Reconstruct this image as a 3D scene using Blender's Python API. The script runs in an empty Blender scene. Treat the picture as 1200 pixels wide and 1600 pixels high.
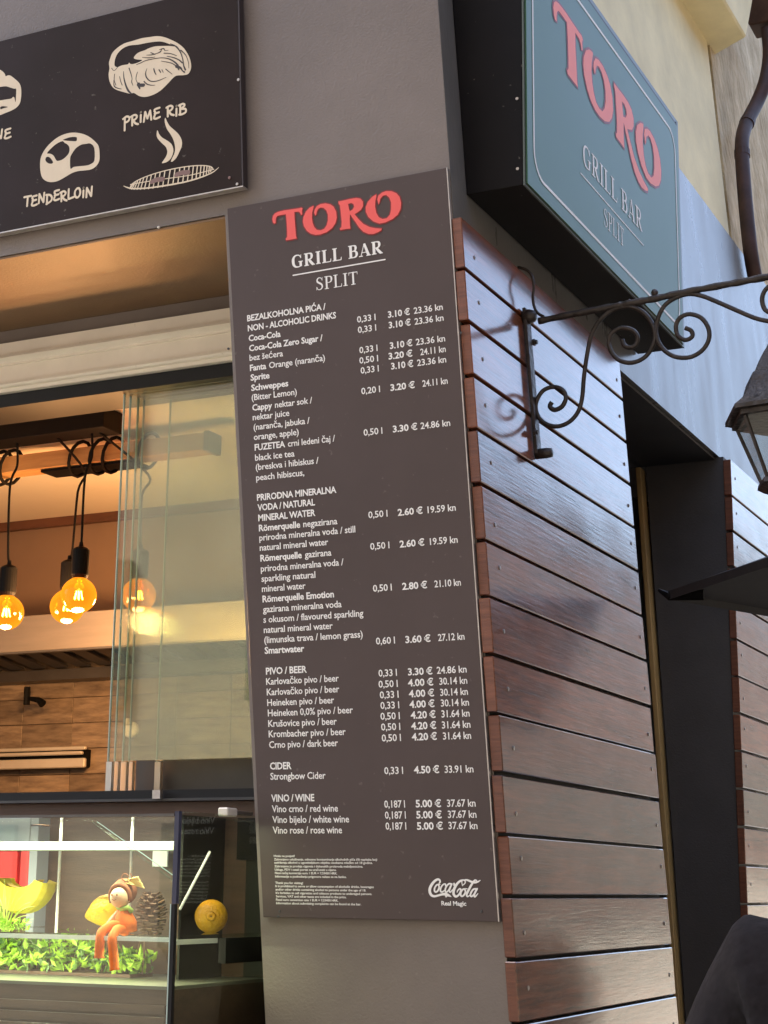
import bpy, bmesh, math, random
from mathutils import Vector, Matrix
random.seed(7)
R_ = math.radians
sc = bpy.context.scene
C = sc.collection

# ------------------------------------------------------------------ camera
PX, PY = 600.0, 800.0
VF, VR = (-5013.0, 1330.0), (1905.0, 1400.0)          # vanishing points of the front wall and of the side wall
FL = math.sqrt(-((VF[0]-PX)*(VR[0]-PX) + (VF[1]-PY)*(VR[1]-PY)))
Xc = -Vector((VF[0]-PX, VF[1]-PY, FL)).normalized()
Yc = Vector((VR[0]-PX, VR[1]-PY, FL)).normalized()
Zc = Yc.cross(Xc).normalized()
if Zc.y > 0: Zc = -Zc
CAM = Vector((1.500, -3.604, 1.6))
cam = bpy.data.cameras.new('camera'); camo = bpy.data.objects.new('camera', cam); C.objects.link(camo)
cam.sensor_fit = 'HORIZONTAL'; cam.sensor_width = 36.0; cam.lens = FL/1200*36
cam.clip_start = 0.05; cam.clip_end = 500
def c2w(c): return Vector((Xc.dot(c), Yc.dot(c), Zc.dot(c)))
rx, ry, rz = c2w(Vector((1,0,0))), c2w(Vector((0,-1,0))), c2w(Vector((0,0,-1)))
camo.matrix_world = Matrix(((rx.x,ry.x,rz.x,CAM.x),(rx.y,ry.y,rz.y,CAM.y),(rx.z,ry.z,rz.z,CAM.z),(0,0,0,1)))
sc.camera = camo

# ------------------------------------------------------------------ world, sun, exposure
SUN_EL, SUN_AZ = 54.0, 296.0        # azimuth: compass degrees clockwise from +Y; the sun stands behind the bar, over its roof
w = bpy.data.worlds.new('World'); sc.world = w; w.use_nodes = True
nt = w.node_tree; bg = nt.nodes['Background']
sky = nt.nodes.new('ShaderNodeTexSky'); sky.sky_type = 'NISHITA'; sky.sun_disc = False
sky.sun_elevation = R_(SUN_EL); sky.sun_rotation = R_(SUN_AZ); sky.air_density = 1.0; sky.dust_density = 3.0; sky.ozone_density = .6
nt.links.new(sky.outputs[0], bg.inputs[0]); bg.inputs[1].default_value = 0.15
sl = bpy.data.lights.new('sun', 'SUN'); sl.energy = 4.5; sl.angle = R_(0.5); sl.color = (1, .95, .86)
so = bpy.data.objects.new('sun', sl); C.objects.link(so)
az, el = R_(SUN_AZ), R_(SUN_EL)
sdir = Vector((math.sin(az)*math.cos(el), math.cos(az)*math.cos(el), math.sin(el)))
so.rotation_euler = sdir.to_track_quat('Z', 'Y').to_euler(); so.location = (-8, 0, 14)
sc.view_settings.view_transform = 'Standard'; sc.view_settings.look = 'None'
sc.view_settings.gamma = 1.0; sc.view_settings.use_curve_mapping = False
sc.view_settings.exposure = 2.15
sc.render.engine = 'CYCLES'
sc.cycles.max_bounces = 10; sc.cycles.transparent_max_bounces = 24; sc.cycles.glossy_bounces = 5

# ------------------------------------------------------------------ rays: from a pixel of the photograph to a plane of the place
LK, LZ = 0.0738, 2.388              # the corner pier leans: x of the corner = -LK*(z-LZ)
def ray(px, py): return c2w(Vector((px-PX, py-PY, FL)))
def onY(px, py, y):
    d = ray(px, py); return CAM + d*((y-CAM.y)/d.y)
def onX(px, py, x):
    d = ray(px, py); return CAM + d*((x-CAM.x)/d.x)
def onZ(px, py, z):
    d = ray(px, py); return CAM + d*((z-CAM.z)/d.z)
def onR(px, py, off=0.0):
    d = ray(px, py); t = (off-LK*(CAM.z-LZ)-CAM.x)/(d.x+LK*d.z); return CAM + d*t
def cx(z, off=0.0): return off-LK*(z-LZ)

# ------------------------------------------------------------------ materials
def lin(r, g, b):
    f = lambda c: (c/255/12.92) if c/255 <= .04045 else ((c/255+.055)/1.055)**2.4
    return (f(r), f(g), f(b), 1)
MATS = {}
def mat(name, col, rough=.6, metal=0.0, var=.12, nscale=6.0, bump=.0, bscale=120.0, coat=0.0, col2=None, stretch=(1,1,1), spec=.5,
        rvar=0.0, dirt=0.0, emit=None, estr=0.0, rand=0.0, detail=5.0, coatr=.08, bdist=.002):
    m = bpy.data.materials.new(name); m.use_nodes = True; n = m.node_tree; N = n.nodes; L = n.links
    b = N['Principled BSDF']; b.inputs['Roughness'].default_value = rough; b.inputs['Metallic'].default_value = metal
    b.inputs['Specular IOR Level'].default_value = spec
    b.inputs['Coat Weight'].default_value = coat; b.inputs['Coat Roughness'].default_value = coatr
    tc = N.new('ShaderNodeTexCoord'); mp = N.new('ShaderNodeMapping'); mp.inputs['Scale'].default_value = stretch
    L.new(tc.outputs['Object'], mp.inputs[0])
    vec = mp.outputs[0]
    oi = N.new('ShaderNodeObjectInfo')
    if rand > 0:
        ad = N.new('ShaderNodeVectorMath'); ad.operation = 'ADD'
        cm = N.new('ShaderNodeCombineXYZ'); mu = N.new('ShaderNodeMath'); mu.operation = 'MULTIPLY'; mu.inputs[1].default_value = 37.0
        L.new(oi.outputs['Random'], mu.inputs[0]); L.new(mu.outputs[0], cm.inputs[0]); L.new(mu.outputs[0], cm.inputs[1]); L.new(mu.outputs[0], cm.inputs[2])
        L.new(mp.outputs[0], ad.inputs[0]); L.new(cm.outputs[0], ad.inputs[1]); vec = ad.outputs[0]
    nz = N.new('ShaderNodeTexNoise'); nz.inputs['Scale'].default_value = nscale; nz.inputs['Detail'].default_value = detail
    nz.inputs['Roughness'].default_value = .62
    L.new(vec, nz.inputs['Vector'])
    rp = N.new('ShaderNodeValToRGB'); rp.color_ramp.elements[0].position = .3; rp.color_ramp.elements[1].position = .7
    c1 = Vector(col[:3]); c2 = Vector(col2[:3]) if col2 else None
    if c2 is None: a, z = c1*(1-var), c1*(1+var)
    else: a, z = c1, c2
    rp.color_ramp.elements[0].color = (*a, 1); rp.color_ramp.elements[1].color = (*z, 1)
    L.new(nz.outputs['Fac'], rp.inputs[0]); out = rp.outputs[0]
    if rand > 0:
        hs = N.new('ShaderNodeHueSaturation'); mr = N.new('ShaderNodeMapRange')
        mr.inputs['To Min'].default_value = 1-rand; mr.inputs['To Max'].default_value = 1+rand
        L.new(oi.outputs['Random'], mr.inputs[0]); L.new(mr.outputs[0], hs.inputs['Value']); L.new(out, hs.inputs['Color']); out = hs.outputs[0]
    if dirt > 0:
        n2 = N.new('ShaderNodeTexNoise'); n2.inputs['Scale'].default_value = 60; n2.inputs['Detail'].default_value = 3
        L.new(tc.outputs['Object'], n2.inputs['Vector'])
        r2 = N.new('ShaderNodeValToRGB'); r2.color_ramp.elements[0].position = .70; r2.color_ramp.elements[1].position = .76
        r2.color_ramp.elements[0].color = (0,0,0,1); r2.color_ramp.elements[1].color = (dirt,dirt,dirt,1)
        L.new(n2.outputs['Fac'], r2.inputs[0])
        mx = N.new('ShaderNodeMixRGB'); mx.inputs[2].default_value = (.5,.45,.38,1)
        L.new(r2.outputs[0], mx.inputs[0]); L.new(out, mx.inputs[1]); out = mx.outputs[0]
    L.new(out, b.inputs['Base Color'])
    if rvar > 0:
        mr2 = N.new('ShaderNodeMapRange'); mr2.inputs['To Min'].default_value = max(rough-rvar, .02); mr2.inputs['To Max'].default_value = rough+rvar
        L.new(nz.outputs['Fac'], mr2.inputs[0]); L.new(mr2.outputs[0], b.inputs['Roughness'])
    if bump > 0:
        n3 = N.new('ShaderNodeTexNoise'); n3.inputs['Scale'].default_value = bscale; n3.inputs['Detail'].default_value = 4
        L.new(vec, n3.inputs['Vector'])
        bp = N.new('ShaderNodeBump'); bp.inputs['Strength'].default_value = bump; bp.inputs['Distance'].default_value = bdist
        L.new(n3.outputs['Fac'], bp.inputs['Height']); L.new(bp.outputs[0], b.inputs['Normal'])
    if emit:
        b.inputs['Emission Color'].default_value = (*emit[:3], 1); b.inputs['Emission Strength'].default_value = estr
    MATS[name] = m; return m
def glass(name, tint, ior=1.5, rough=0.0, milk=0.0, refl=1.0):
    m = bpy.data.materials.new(name); m.use_nodes = True; n = m.node_tree; N = n.nodes; L = n.links
    N.remove(N['Principled BSDF']); o = N['Material Output']
    t = N.new('ShaderNodeBsdfTransparent'); t.inputs[0].default_value = (*tint, 1)
    g = N.new('ShaderNodeBsdfGlossy'); g.inputs['Roughness'].default_value = rough
    g.inputs[0].default_value = (1,1,1,1)
    fr = N.new('ShaderNodeFresnel'); ge = N.new('ShaderNodeNewGeometry')
    mi = N.new('ShaderNodeMapRange'); mi.inputs['To Min'].default_value = ior; mi.inputs['To Max'].default_value = 1/ior
    L.new(ge.outputs['Backfacing'], mi.inputs[0]); L.new(mi.outputs[0], fr.inputs[0])      # straight-through glass: same reflectance from either side
    mu = N.new('ShaderNodeMath'); mu.operation = 'MULTIPLY'; mu.inputs[1].default_value = refl; mu.use_clamp = True
    L.new(fr.outputs[0], mu.inputs[0])
    mx = N.new('ShaderNodeMixShader'); L.new(mu.outputs[0], mx.inputs[0]); L.new(t.outputs[0], mx.inputs[1]); L.new(g.outputs[0], mx.inputs[2])
    last = mx
    if milk > 0:      # dust and finger marks on the glass
        d = N.new('ShaderNodeBsdfDiffuse'); d.inputs[0].default_value = (.5,.5,.44,1)
        nz = N.new('ShaderNodeTexNoise'); nz.inputs['Scale'].default_value = 2.0; nz.inputs['Detail'].default_value = 2
        mp = N.new('ShaderNodeMapping'); mp.inputs['Scale'].default_value = (16,1,.4); tc = N.new('ShaderNodeTexCoord')
        L.new(tc.outputs['Object'], mp.inputs[0]); L.new(mp.outputs[0], nz.inputs['Vector'])
        mr = N.new('ShaderNodeMapRange'); mr.inputs['To Min'].default_value = milk*.4; mr.inputs['To Max'].default_value = milk*1.6
        L.new(nz.outputs['Fac'], mr.inputs[0])
        m2 = N.new('ShaderNodeMixShader'); L.new(mr.outputs[0], m2.inputs[0]); L.new(mx.outputs[0], m2.inputs[1]); L.new(d.outputs[0], m2.inputs[2]); last = m2
    L.new(last.outputs[0], o.inputs[0]); return m

M_wall   = mat('painted_render', (.178,.145,.126,1), .42, var=.16, nscale=1.8, bump=.55, bscale=170, dirt=.08, bdist=.002, rvar=.08)
M_wallR  = mat('grey_render', (.15,.145,.14,1), .30, var=.20, nscale=3, stretch=(1,2.2,.55), bump=.35, bscale=60, rvar=.14, bdist=.0015)
M_board  = mat('menu_board_print', (.076,.054,.051,1), .36, var=.10, spec=.35, nscale=1.6, dirt=.10, rvar=.05)
M_meat   = mat('dark_sign_print', (.019,.0095,.0085,1), .30, var=.3, nscale=2.2, dirt=.16, rvar=.08, spec=.22)
M_white  = mat('white_print', (.86,.83,.79,1), .5, var=.02)
M_cream  = mat('cream_print', (.74,.61,.44,1), .5, var=.05, nscale=20)
M_darkp  = mat('dark_print_line', (.03,.02,.02,1), .4, var=.05)
M_tan    = mat('tan_print', (.23,.13,.11,1), .5, var=.1)
M_red    = mat('coral_print', (.88,.115,.10,1), .45, var=.02)
M_dred   = mat('dark_red_print', (.22,.018,.018,1), .45, var=.05)
M_alu    = mat('aluminium_edge', (.52,.48,.45,1), .4, .7, var=.15, nscale=30)
M_plank  = None
M_end    = mat('plank_end_grain', (.17,.060,.030,1), .55, var=.3, nscale=9, stretch=(1,1,14), bump=.5, bscale=70, rand=.15)
M_screw  = mat('screw_steel', (.30,.27,.25,1), .35, .8, var=.2)
M_cream_w= mat('cream_plaster', (.80,.71,.45,1), .8, var=.13, nscale=3, bump=.6, bscale=40, dirt=.25)
M_stone  = mat('rough_limestone', (.36,.27,.15,1), .9, col2=(.72,.60,.40,1), nscale=7, stretch=(1,1,.6), bump=1, bscale=26, bdist=.02, detail=9)
M_black  = mat('black_powdercoat', (.004,.004,.0045,1), .6, var=.2, dirt=.02, spec=.12)
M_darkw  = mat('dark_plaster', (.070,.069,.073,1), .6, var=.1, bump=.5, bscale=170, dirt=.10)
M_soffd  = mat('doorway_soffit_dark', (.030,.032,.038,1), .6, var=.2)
M_ochre  = mat('ochre_door_frame', (.40,.27,.11,1), .5, var=.1)
M_iron   = mat('wrought_iron', (.045,.037,.034,1), .42, .4, var=.35, nscale=25, bump=1, bscale=45, bdist=.006)
M_pipe   = mat('brown_downpipe', (.055,.028,.022,1), .52, .0, var=.35, nscale=9, spec=.3)
M_soffit = mat('tan_soffit', (.20,.115,.058,1), .5, var=.14, nscale=2.2, bump=.35, bscale=120, dirt=.06)
M_corn   = mat('cream_white_frame', (.80,.73,.62,1), .4, var=.05, nscale=8, dirt=.30)
M_rail   = mat('black_rail', (.008,.008,.009,1), .5, var=.1, spec=.3)
M_bwood  = mat('counter_wood', (.062,.030,.019,1), .38, col2=(.12,.062,.038,1), nscale=4, stretch=(.9,4,9), bump=.2, bscale=40)
M_ceil   = mat('cream_ceiling', (.80,.70,.55,1), .7, var=.05, nscale=2)
M_tanw   = mat('tan_wall', (.21,.135,.09,1), .7, var=.08, nscale=2)
M_trim   = mat('dark_wood_trim', (.06,.025,.014,1), .45, col2=(.14,.055,.03,1), nscale=6, stretch=(.6,3,3))
M_beam   = mat('raw_pine_beam', (.30,.16,.055,1), .65, col2=(.46,.27,.10,1), nscale=7, stretch=(.5,5,5), bump=.3, bscale=60)
M_rope   = mat('black_cord', (.005,.005,.005,1), .8, var=.2, bump=1, bscale=300, spec=.2)
M_tile   = mat('wood_look_tile', (.11,.078,.056,1), .42, col2=(.31,.235,.165,1), nscale=5, stretch=(1.6,1,9), rand=.22, bump=.25, bscale=50)
M_grout  = mat('tile_grout', (.07,.045,.030,1), .8, var=.1)
M_steel  = mat('brushed_steel', (.25,.215,.19,1), .52, .45, var=.09, nscale=5, stretch=(.6,1,6), bump=.06, bscale=90)
M_steelp = mat('brushed_steel_pale', (.66,.62,.56,1), .35, .35, var=.06, nscale=6)
M_dsteel = mat('dark_steel', (.11,.10,.095,1), .4, .6, var=.2)
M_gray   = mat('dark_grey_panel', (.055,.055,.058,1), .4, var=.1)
M_pgray  = mat('pale_worktop_panel', (.45,.47,.47,1), .5, var=.06)
M_lemon  = mat('lemon_skin', (.86,.50,.012,1), .38, var=.10, nscale=14, bump=1, bscale=130, bdist=.004, dirt=.12)
M_lemon2 = mat('ripe_lemon_skin', (.75,.30,.008,1), .38, col2=(.80,.42,.012,1), nscale=14, bump=1, bscale=130, bdist=.004)
M_melon  = mat('melon_skin', (.74,.60,.02,1), .4, var=.1, nscale=12, stretch=(1,1,2))
M_melonf = mat('melon_flesh', (.74,.56,.04,1), .5, var=.1)
M_hair   = mat('doll_hair_felt', (.20,.060,.02,1), .9, var=.2, nscale=60, bump=.6)
M_face   = mat('doll_face_felt', (.66,.40,.23,1), .8, var=.05)
M_orange = mat('orange_felt', (.72,.14,.006,1), .8, var=.14, nscale=50, bump=.5, bscale=250)
M_green  = mat('green_felt', (.30,.42,.08,1), .8, var=.2, nscale=30)
M_straw  = mat('straw', (.72,.52,.17,1), .7, var=.2, nscale=40)
M_cone   = mat('pine_cone_scale', (.11,.050,.028,1), .6, col2=(.26,.15,.09,1), nscale=60)
M_leafA  = mat('bright_leaf', (.22,.42,.03,1), .42, col2=(.46,.66,.06,1), nscale=18)
M_leafB  = mat('dark_leaf', (.035,.085,.014,1), .42, col2=(.12,.22,.03,1), nscale=18)
M_grassy = mat('pale_dried_grass', (.52,.55,.12,1), .6, col2=(.30,.40,.07,1), nscale=20)
M_shirt  = mat('dark_shirt_cloth', (.0095,.0075,.0085,1), .95, var=.25, nscale=90, bump=.9, bscale=7, bdist=.03, spec=.2)
M_skin   = mat('skin', (.48,.26,.17,1), .5, var=.06)
M_hairp  = mat('person_hair', (.02,.013,.01,1), .6, var=.3, nscale=60)
M_jean   = mat('denim', (.03,.05,.09,1), .85, var=.2, nscale=80)
M_shoe   = mat('shoe_leather', (.03,.03,.03,1), .5)
M_pcanvas= mat('grey_parasol_canvas', (.028,.028,.032,1), .75, var=.1, nscale=30, bump=.3, bscale=500)
M_pave   = mat('limestone_paving', (.10,.09,.078,1), .5, var=.14, nscale=1.5, bump=.3, bscale=20, rvar=.1)
M_face1  = mat('pale_street_facade', (.32,.28,.225,1), .85, var=.1, nscale=1)
M_face2  = mat('brown_upper_facade', (.045,.024,.016,1), .85, var=.2, nscale=1)
M_face3  = mat('stone_facade_behind', (.27,.22,.165,1), .85, var=.15, nscale=1)
M_shut   = mat('dark_green_shutter', (.02,.045,.035,1), .5, var=.1)
M_roof   = mat('terracotta_tiles', (.30,.11,.055,1), .8, var=.3, nscale=4)
M_sdark  = mat('sign_box_metal', (.007,.0055,.0055,1), .55, var=.25, dirt=.30, spec=.15)
M_sface  = mat('green_sign_face', (.052,.125,.070,1), .36, var=.06, nscale=1.5, spec=.20, coat=.0, coatr=.12, rvar=.04)
M_sfr    = mat('sign_grey_edge', (.10,.125,.115,1), .4, var=.1)
M_redb   = mat('plain_red', (.70,.02,.02,1), .4, var=.05)
M_greyb  = mat('plain_grey', (.30,.31,.34,1), .5, var=.05)
M_lgl    = glass('lantern_glass', (.80,.84,.84), milk=.12)
M_pane   = glass('window_pane_glass', (.90,.93,.90), ior=1.55, milk=.014, refl=1.25)
M_case   = glass('display_case_glass', (.90,.95,.92), ior=1.5, refl=1.2)
M_caseS  = glass('display_side_glass', (.86,.90,.84), ior=1.5, refl=.75)
M_edge   = mat('glass_edge_pale', (.42,.55,.50,1), .15, var=.05, spec=.8)
M_blue   = mat('blue_glass_edge', (.012,.018,.060,1), .3, var=.1, spec=.8)
M_shelf  = mat('white_shelf_edge', (.78,.76,.70,1), .35, var=.03)
M_led    = mat('lit_led_strip', (.25,.28,.15,1), .5, emit=(.80,1,.55), estr=.22)
M_amber  = None
def amber():
    m = bpy.data.materials.new('amber_bulb_glass'); m.use_nodes = True; n = m.node_tree; N = n.nodes; L = n.links
    N.remove(N['Principled BSDF']); o = N['Material Output']
    t = N.new('ShaderNodeBsdfTransparent'); t.inputs[0].default_value = (1,.40,.05,1)
    g = N.new('ShaderNodeBsdfGlossy'); g.inputs['Roughness'].default_value = .03
    e = N.new('ShaderNodeEmission'); e.inputs[0].default_value = (1,.30,.012,1); e.inputs[1].default_value = .42
    lw = N.new('ShaderNodeLayerWeight'); lw.inputs[0].default_value = .45
    fr = N.new('ShaderNodeFresnel'); fr.inputs[0].default_value = 1.5
    ad = N.new('ShaderNodeMixShader'); L.new(fr.outputs[0], ad.inputs[0]); L.new(t.outputs[0], ad.inputs[1]); L.new(g.outputs[0], ad.inputs[2])
    m2 = N.new('ShaderNodeMixShader'); mr = N.new('ShaderNodeMapRange'); mr.inputs['To Min'].default_value = .45; mr.inputs['To Max'].default_value = .85
    L.new(lw.outputs['Facing'], mr.inputs[0]); L.new(mr.outputs[0], m2.inputs[0]); L.new(ad.outputs[0], m2.inputs[1]); L.new(e.outputs[0], m2.inputs[2])
    L.new(m2.outputs[0], o.inputs[0]); return m
M_amber = amber()
M_fil = mat('glowing_filament', (1,.8,.4,1), .5, emit=(1,.70,.30), estr=45)
def plank_mat():
    m = bpy.data.materials.new('varnished_plank'); m.use_nodes = True; n = m.node_tree; N = n.nodes; L = n.links
    b = N['Principled BSDF']
    tc = N.new('ShaderNodeTexCoord'); oi = N.new('ShaderNodeObjectInfo')
    mu = N.new('ShaderNodeMath'); mu.operation = 'MULTIPLY'; mu.inputs[1].default_value = 53.0; L.new(oi.outputs['Random'], mu.inputs[0])
    cm = N.new('ShaderNodeCombineXYZ'); [L.new(mu.outputs[0], cm.inputs[i]) for i in range(3)]
    ad = N.new('ShaderNodeVectorMath'); ad.operation = 'ADD'; L.new(tc.outputs['Object'], ad.inputs[0]); L.new(cm.outputs[0], ad.inputs[1])
    def noise(scale, st, det=6, ro=.6, dist=0):
        mp = N.new('ShaderNodeMapping'); mp.inputs['Scale'].default_value = st; L.new(ad.outputs[0], mp.inputs[0])
        z = N.new('ShaderNodeTexNoise'); z.inputs['Scale'].default_value = scale; z.inputs['Detail'].default_value = det
        z.inputs['Roughness'].default_value = ro; z.inputs['Distortion'].default_value = dist; L.new(mp.outputs[0], z.inputs['Vector']); return z
    def ramp(z, p0, c0, p1, c1):
        r = N.new('ShaderNodeValToRGB'); r.color_ramp.elements[0].position = p0; r.color_ramp.elements[1].position = p1
        r.color_ramp.elements[0].color = c0; r.color_ramp.elements[1].color = c1; L.new(z.outputs['Fac'], r.inputs[0]); return r
    grain = noise(5, (3,.7,9), 9, .68, .6); r1 = ramp(grain, .3, (.022,.0055,.003,1), .70, (.27,.072,.026,1))
    pale = noise(2.2, (1,.9,2.5), 4); r2 = ramp(pale, .48, (0,0,0,1), .78, (.55,.55,.55,1))
    mx = N.new('ShaderNodeMixRGB'); mx.inputs[2].default_value = (.26,.095,.042,1)
    L.new(r2.outputs[0], mx.inputs[0]); L.new(r1.outputs[0], mx.inputs[1])
    scr = noise(16, (3,.35,26), 3, .5); r3 = ramp(scr, .69, (0,0,0,1), .74, (.35,.35,.35,1))
    m3 = N.new('ShaderNodeMixRGB'); m3.inputs[2].default_value = (.34,.26,.20,1); L.new(r3.outputs[0], m3.inputs[0]); L.new(mx.outputs[0], m3.inputs[1])
    hs = N.new('ShaderNodeHueSaturation'); mv = N.new('ShaderNodeMapRange'); mv.inputs['To Min'].default_value = .6; mv.inputs['To Max'].default_value = 1.35
    L.new(oi.outputs['Random'], mv.inputs[0]); L.new(mv.outputs[0], hs.inputs['Value']); L.new(m3.outputs[0], hs.inputs['Color']); L.new(hs.outputs[0], b.inputs['Base Color'])
    rr = noise(7, (1,1,4), 5); mr = N.new('ShaderNodeMapRange'); mr.inputs['To Min'].default_value = .22; mr.inputs['To Max'].default_value = .44
    L.new(rr.outputs['Fac'], mr.inputs[0]); L.new(mr.outputs[0], b.inputs['Roughness'])
    b.inputs['Coat Weight'].default_value = 1.0; b.inputs['Coat Roughness'].default_value = .10; L.new(mr.outputs[0], b.inputs['Roughness'])
    mrc = N.new('ShaderNodeMapRange'); mrc.inputs['To Min'].default_value = .03; mrc.inputs['To Max'].default_value = .17; L.new(pale.outputs['Fac'], mrc.inputs[0]); L.new(mrc.outputs[0], b.inputs['Coat Roughness']); b.inputs['Coat IOR'].default_value = 1.7; b.inputs['Specular IOR Level'].default_value = .18
    bn = noise(9, (3,.8,16), 6, .6, .3); bp = N.new('ShaderNodeBump'); bp.inputs['Strength'].default_value = .55; bp.inputs['Distance'].default_value = .0022
    L.new(bn.outputs['Fac'], bp.inputs['Height'])
    bw = noise(1.6, (1,1,1.5), 2); b2 = N.new('ShaderNodeBump'); b2.inputs['Strength'].default_value = .45; b2.inputs['Distance'].default_value = .012
    L.new(bw.outputs['Fac'], b2.inputs['Height']); L.new(bp.outputs[0], b2.inputs['Normal'])
    L.new(b2.outputs[0], b.inputs['Normal']); b3 = N.new('ShaderNodeBump'); b3.inputs['Strength'].default_value = .5; b3.inputs['Distance'].default_value = .006
    L.new(bw.outputs['Fac'], b3.inputs['Height']); b4 = N.new('ShaderNodeBump'); b4.inputs['Strength'].default_value = .16; b4.inputs['Distance'].default_value = .0016
    L.new(bn.outputs['Fac'], b4.inputs['Height']); L.new(b3.outputs[0], b4.inputs['Normal']); L.new(b4.outputs[0], b.inputs['Coat Normal'])
    return m
M_plank = plank_mat()

# ------------------------------------------------------------------ mesh helpers
ORG = {}
def tag(o, label=None, cat=None, group=None, kind=None):
    if label: o['label'] = label
    if cat: o['category'] = cat
    if group: o['group'] = group
    if kind: o['kind'] = kind
    return o
def thing(name, loc, label, cat, group=None):
    o = bpy.data.objects.new(name, None); o.empty_display_size = .1; C.objects.link(o); o.location = loc; ORG[o.name] = Vector(loc)
    return tag(o, label, cat, group)
class MB:
    def __init__(s): s.v = []; s.f = []
    def face(s, *pts):
        b = len(s.v); s.v += [Vector(p) for p in pts]; s.f.append(tuple(range(b, b+len(pts)))); return s
    def box8(s, p):      # p: 4 bottom + 4 top, counter-clockwise seen from above
        b = len(s.v); s.v += [Vector(q) for q in p]
        for f in ((3,2,1,0),(4,5,6,7),(0,1,5,4),(1,2,6,5),(2,3,7,6),(3,0,4,7)): s.f.append(tuple(b+i for i in f))
        return s
    def box(s, x0, x1, y0, y1, z0, z1):
        return s.box8([(x0,y0,z0),(x1,y0,z0),(x1,y1,z0),(x0,y1,z0),(x0,y0,z1),(x1,y0,z1),(x1,y1,z1),(x0,y1,z1)])
    def lean(s, o0, o1, y0, y1, z0, z1, dy=0.0):   # box between two leaning planes parallel to the side wall
        return s.box8([(cx(z0,o0),y0,z0),(cx(z0,o1),y0,z0),(cx(z0,o1),y1+dy,z0),(cx(z0,o0),y1+dy,z0),
                       (cx(z1,o0),y0,z1),(cx(z1,o1),y0,z1),(cx(z1,o1),y1,z1),(cx(z1,o0),y1,z1)])
    def slab(s, quad, n):   # a quadrilateral given thickness n (vector)
        q = [Vector(p) for p in quad]; n = Vector(n); b = len(s.v); s.v += q + [p+n for p in q]
        for f in ((0,1,2,3),(7,6,5,4),(0,4,5,1),(1,5,6,2),(2,6,7,3),(3,7,4,0)): s.f.append(tuple(b+i for i in f))
        return s
    def tube(s, path, rad, n=8, caps=True, closed=False):
        P = [Vector(p) for p in path]; m = len(P); b = len(s.v)
        rr = rad if isinstance(rad, (list, tuple)) else [rad]*m
        up = None
        for i, p in enumerate(P):
            t = (P[(i+1) % m]-P[i-1]) if closed else (P[min(i+1, m-1)]-P[max(i-1, 0)])
            t.normalize()
            if up is None:
                up = Vector((0,0,1)) if abs(t.z) < .9 else Vector((1,0,0))
            a = up - t*up.dot(t)
            if a.length < 1e-6: a = Vector((0,1,0)) - t*t.y
            a.normalize(); up = a; c = t.cross(a)
            for k in range(n):
                g = 2*math.pi*k/n; s.v.append(p + (a*math.cos(g)+c*math.sin(g))*rr[i])
        for i in range(m if closed else m-1):
            j = (i+1) % m
            for k in range(n):
                l = (k+1) % n; s.f.append((b+i*n+k, b+i*n+l, b+j*n+l, b+j*n+k))
        if caps and not closed:
            s.f.append(tuple(b+k for k in range(n))[::-1]); s.f.append(tuple(b+(m-1)*n+k for k in range(n)))
        return s
    def lathe(s, c, prof, n=24, axis='Z', cap=True):   # prof: (radius, height)
        b = len(s.v); c = Vector(c)
        for r, h in prof:
            for k in range(n):
                g = 2*math.pi*k/n; a, d = r*math.cos(g), r*math.sin(g)
                s.v.append(c + (Vector((a,d,h)) if axis == 'Z' else Vector((h,a,d)) if axis == 'X' else Vector((a,h,d))))
        for i in range(len(prof)-1):
            for k in range(n):
                l = (k+1) % n; s.f.append((b+i*n+k, b+i*n+l, b+(i+1)*n+l, b+(i+1)*n+k))
        if cap:
            s.f.append(tuple(b+k for k in range(n))[::-1]); s.f.append(tuple(b+(len(prof)-1)*n+k for k in range(n)))
        return s
    def build(s, name, m, parent=None, smooth=False, bevel=0.0, label=None, cat=None, group=None, kind=None, fix=True):
        me = bpy.data.meshes.new(name)
        lo = Vector([min(v[i] for v in s.v) for i in range(3)]); hi = Vector([max(v[i] for v in s.v) for i in range(3)])
        org = Vector(((lo.x+hi.x)/2, (lo.y+hi.y)/2, lo.z))
        me.from_pydata([tuple(v-org) for v in s.v], [], s.f); me.update()
        if fix:
            bm = bmesh.new(); bm.from_mesh(me); bmesh.ops.recalc_face_normals(bm, faces=bm.faces[:])
            if bevel > 0:
                bmesh.ops.remove_doubles(bm, verts=bm.verts[:], dist=1e-5)
                bmesh.ops.bevel(bm, geom=bm.edges[:], offset=bevel, segments=1, affect='EDGES', clamp_overlap=True)
            bm.to_mesh(me); bm.free()
        if smooth: me.polygons.foreach_set('use_smooth', [True]*len(me.polygons))
        me.materials.append(m)
        o = bpy.data.objects.new(name, me); C.objects.link(o)
        if parent:
            o.parent = parent; o.location = org-ORG[parent.name]
        else: o.location = org
        ORG[o.name] = org
        return tag(o, label, cat, group, kind)
def one(name, lo, hi, m, parent=None, **k):
    return MB().box(lo[0],hi[0],lo[1],hi[1],lo[2],hi[2]).build(name, m, parent, **k)
def cat_rom(pts, n=4, closed=False):
    P = [Vector(p) for p in pts]; out = []; m = len(P)
    for i in range(m if closed else m-1):
        p0 = P[i-1] if (closed or i > 0) else P[0]; p1 = P[i]; p2 = P[(i+1) % m]; p3 = P[(i+2) % m] if (closed or i+2 < m) else P[-1]
        for k in range(n):
            t = k/n; out.append(.5*((2*p1)+(p2-p0)*t+(2*p0-5*p1+4*p2-p3)*t*t+(3*p1-p0-3*p2+p3)*t**3))
    if not closed: out.append(P[-1])
    return out

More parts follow.
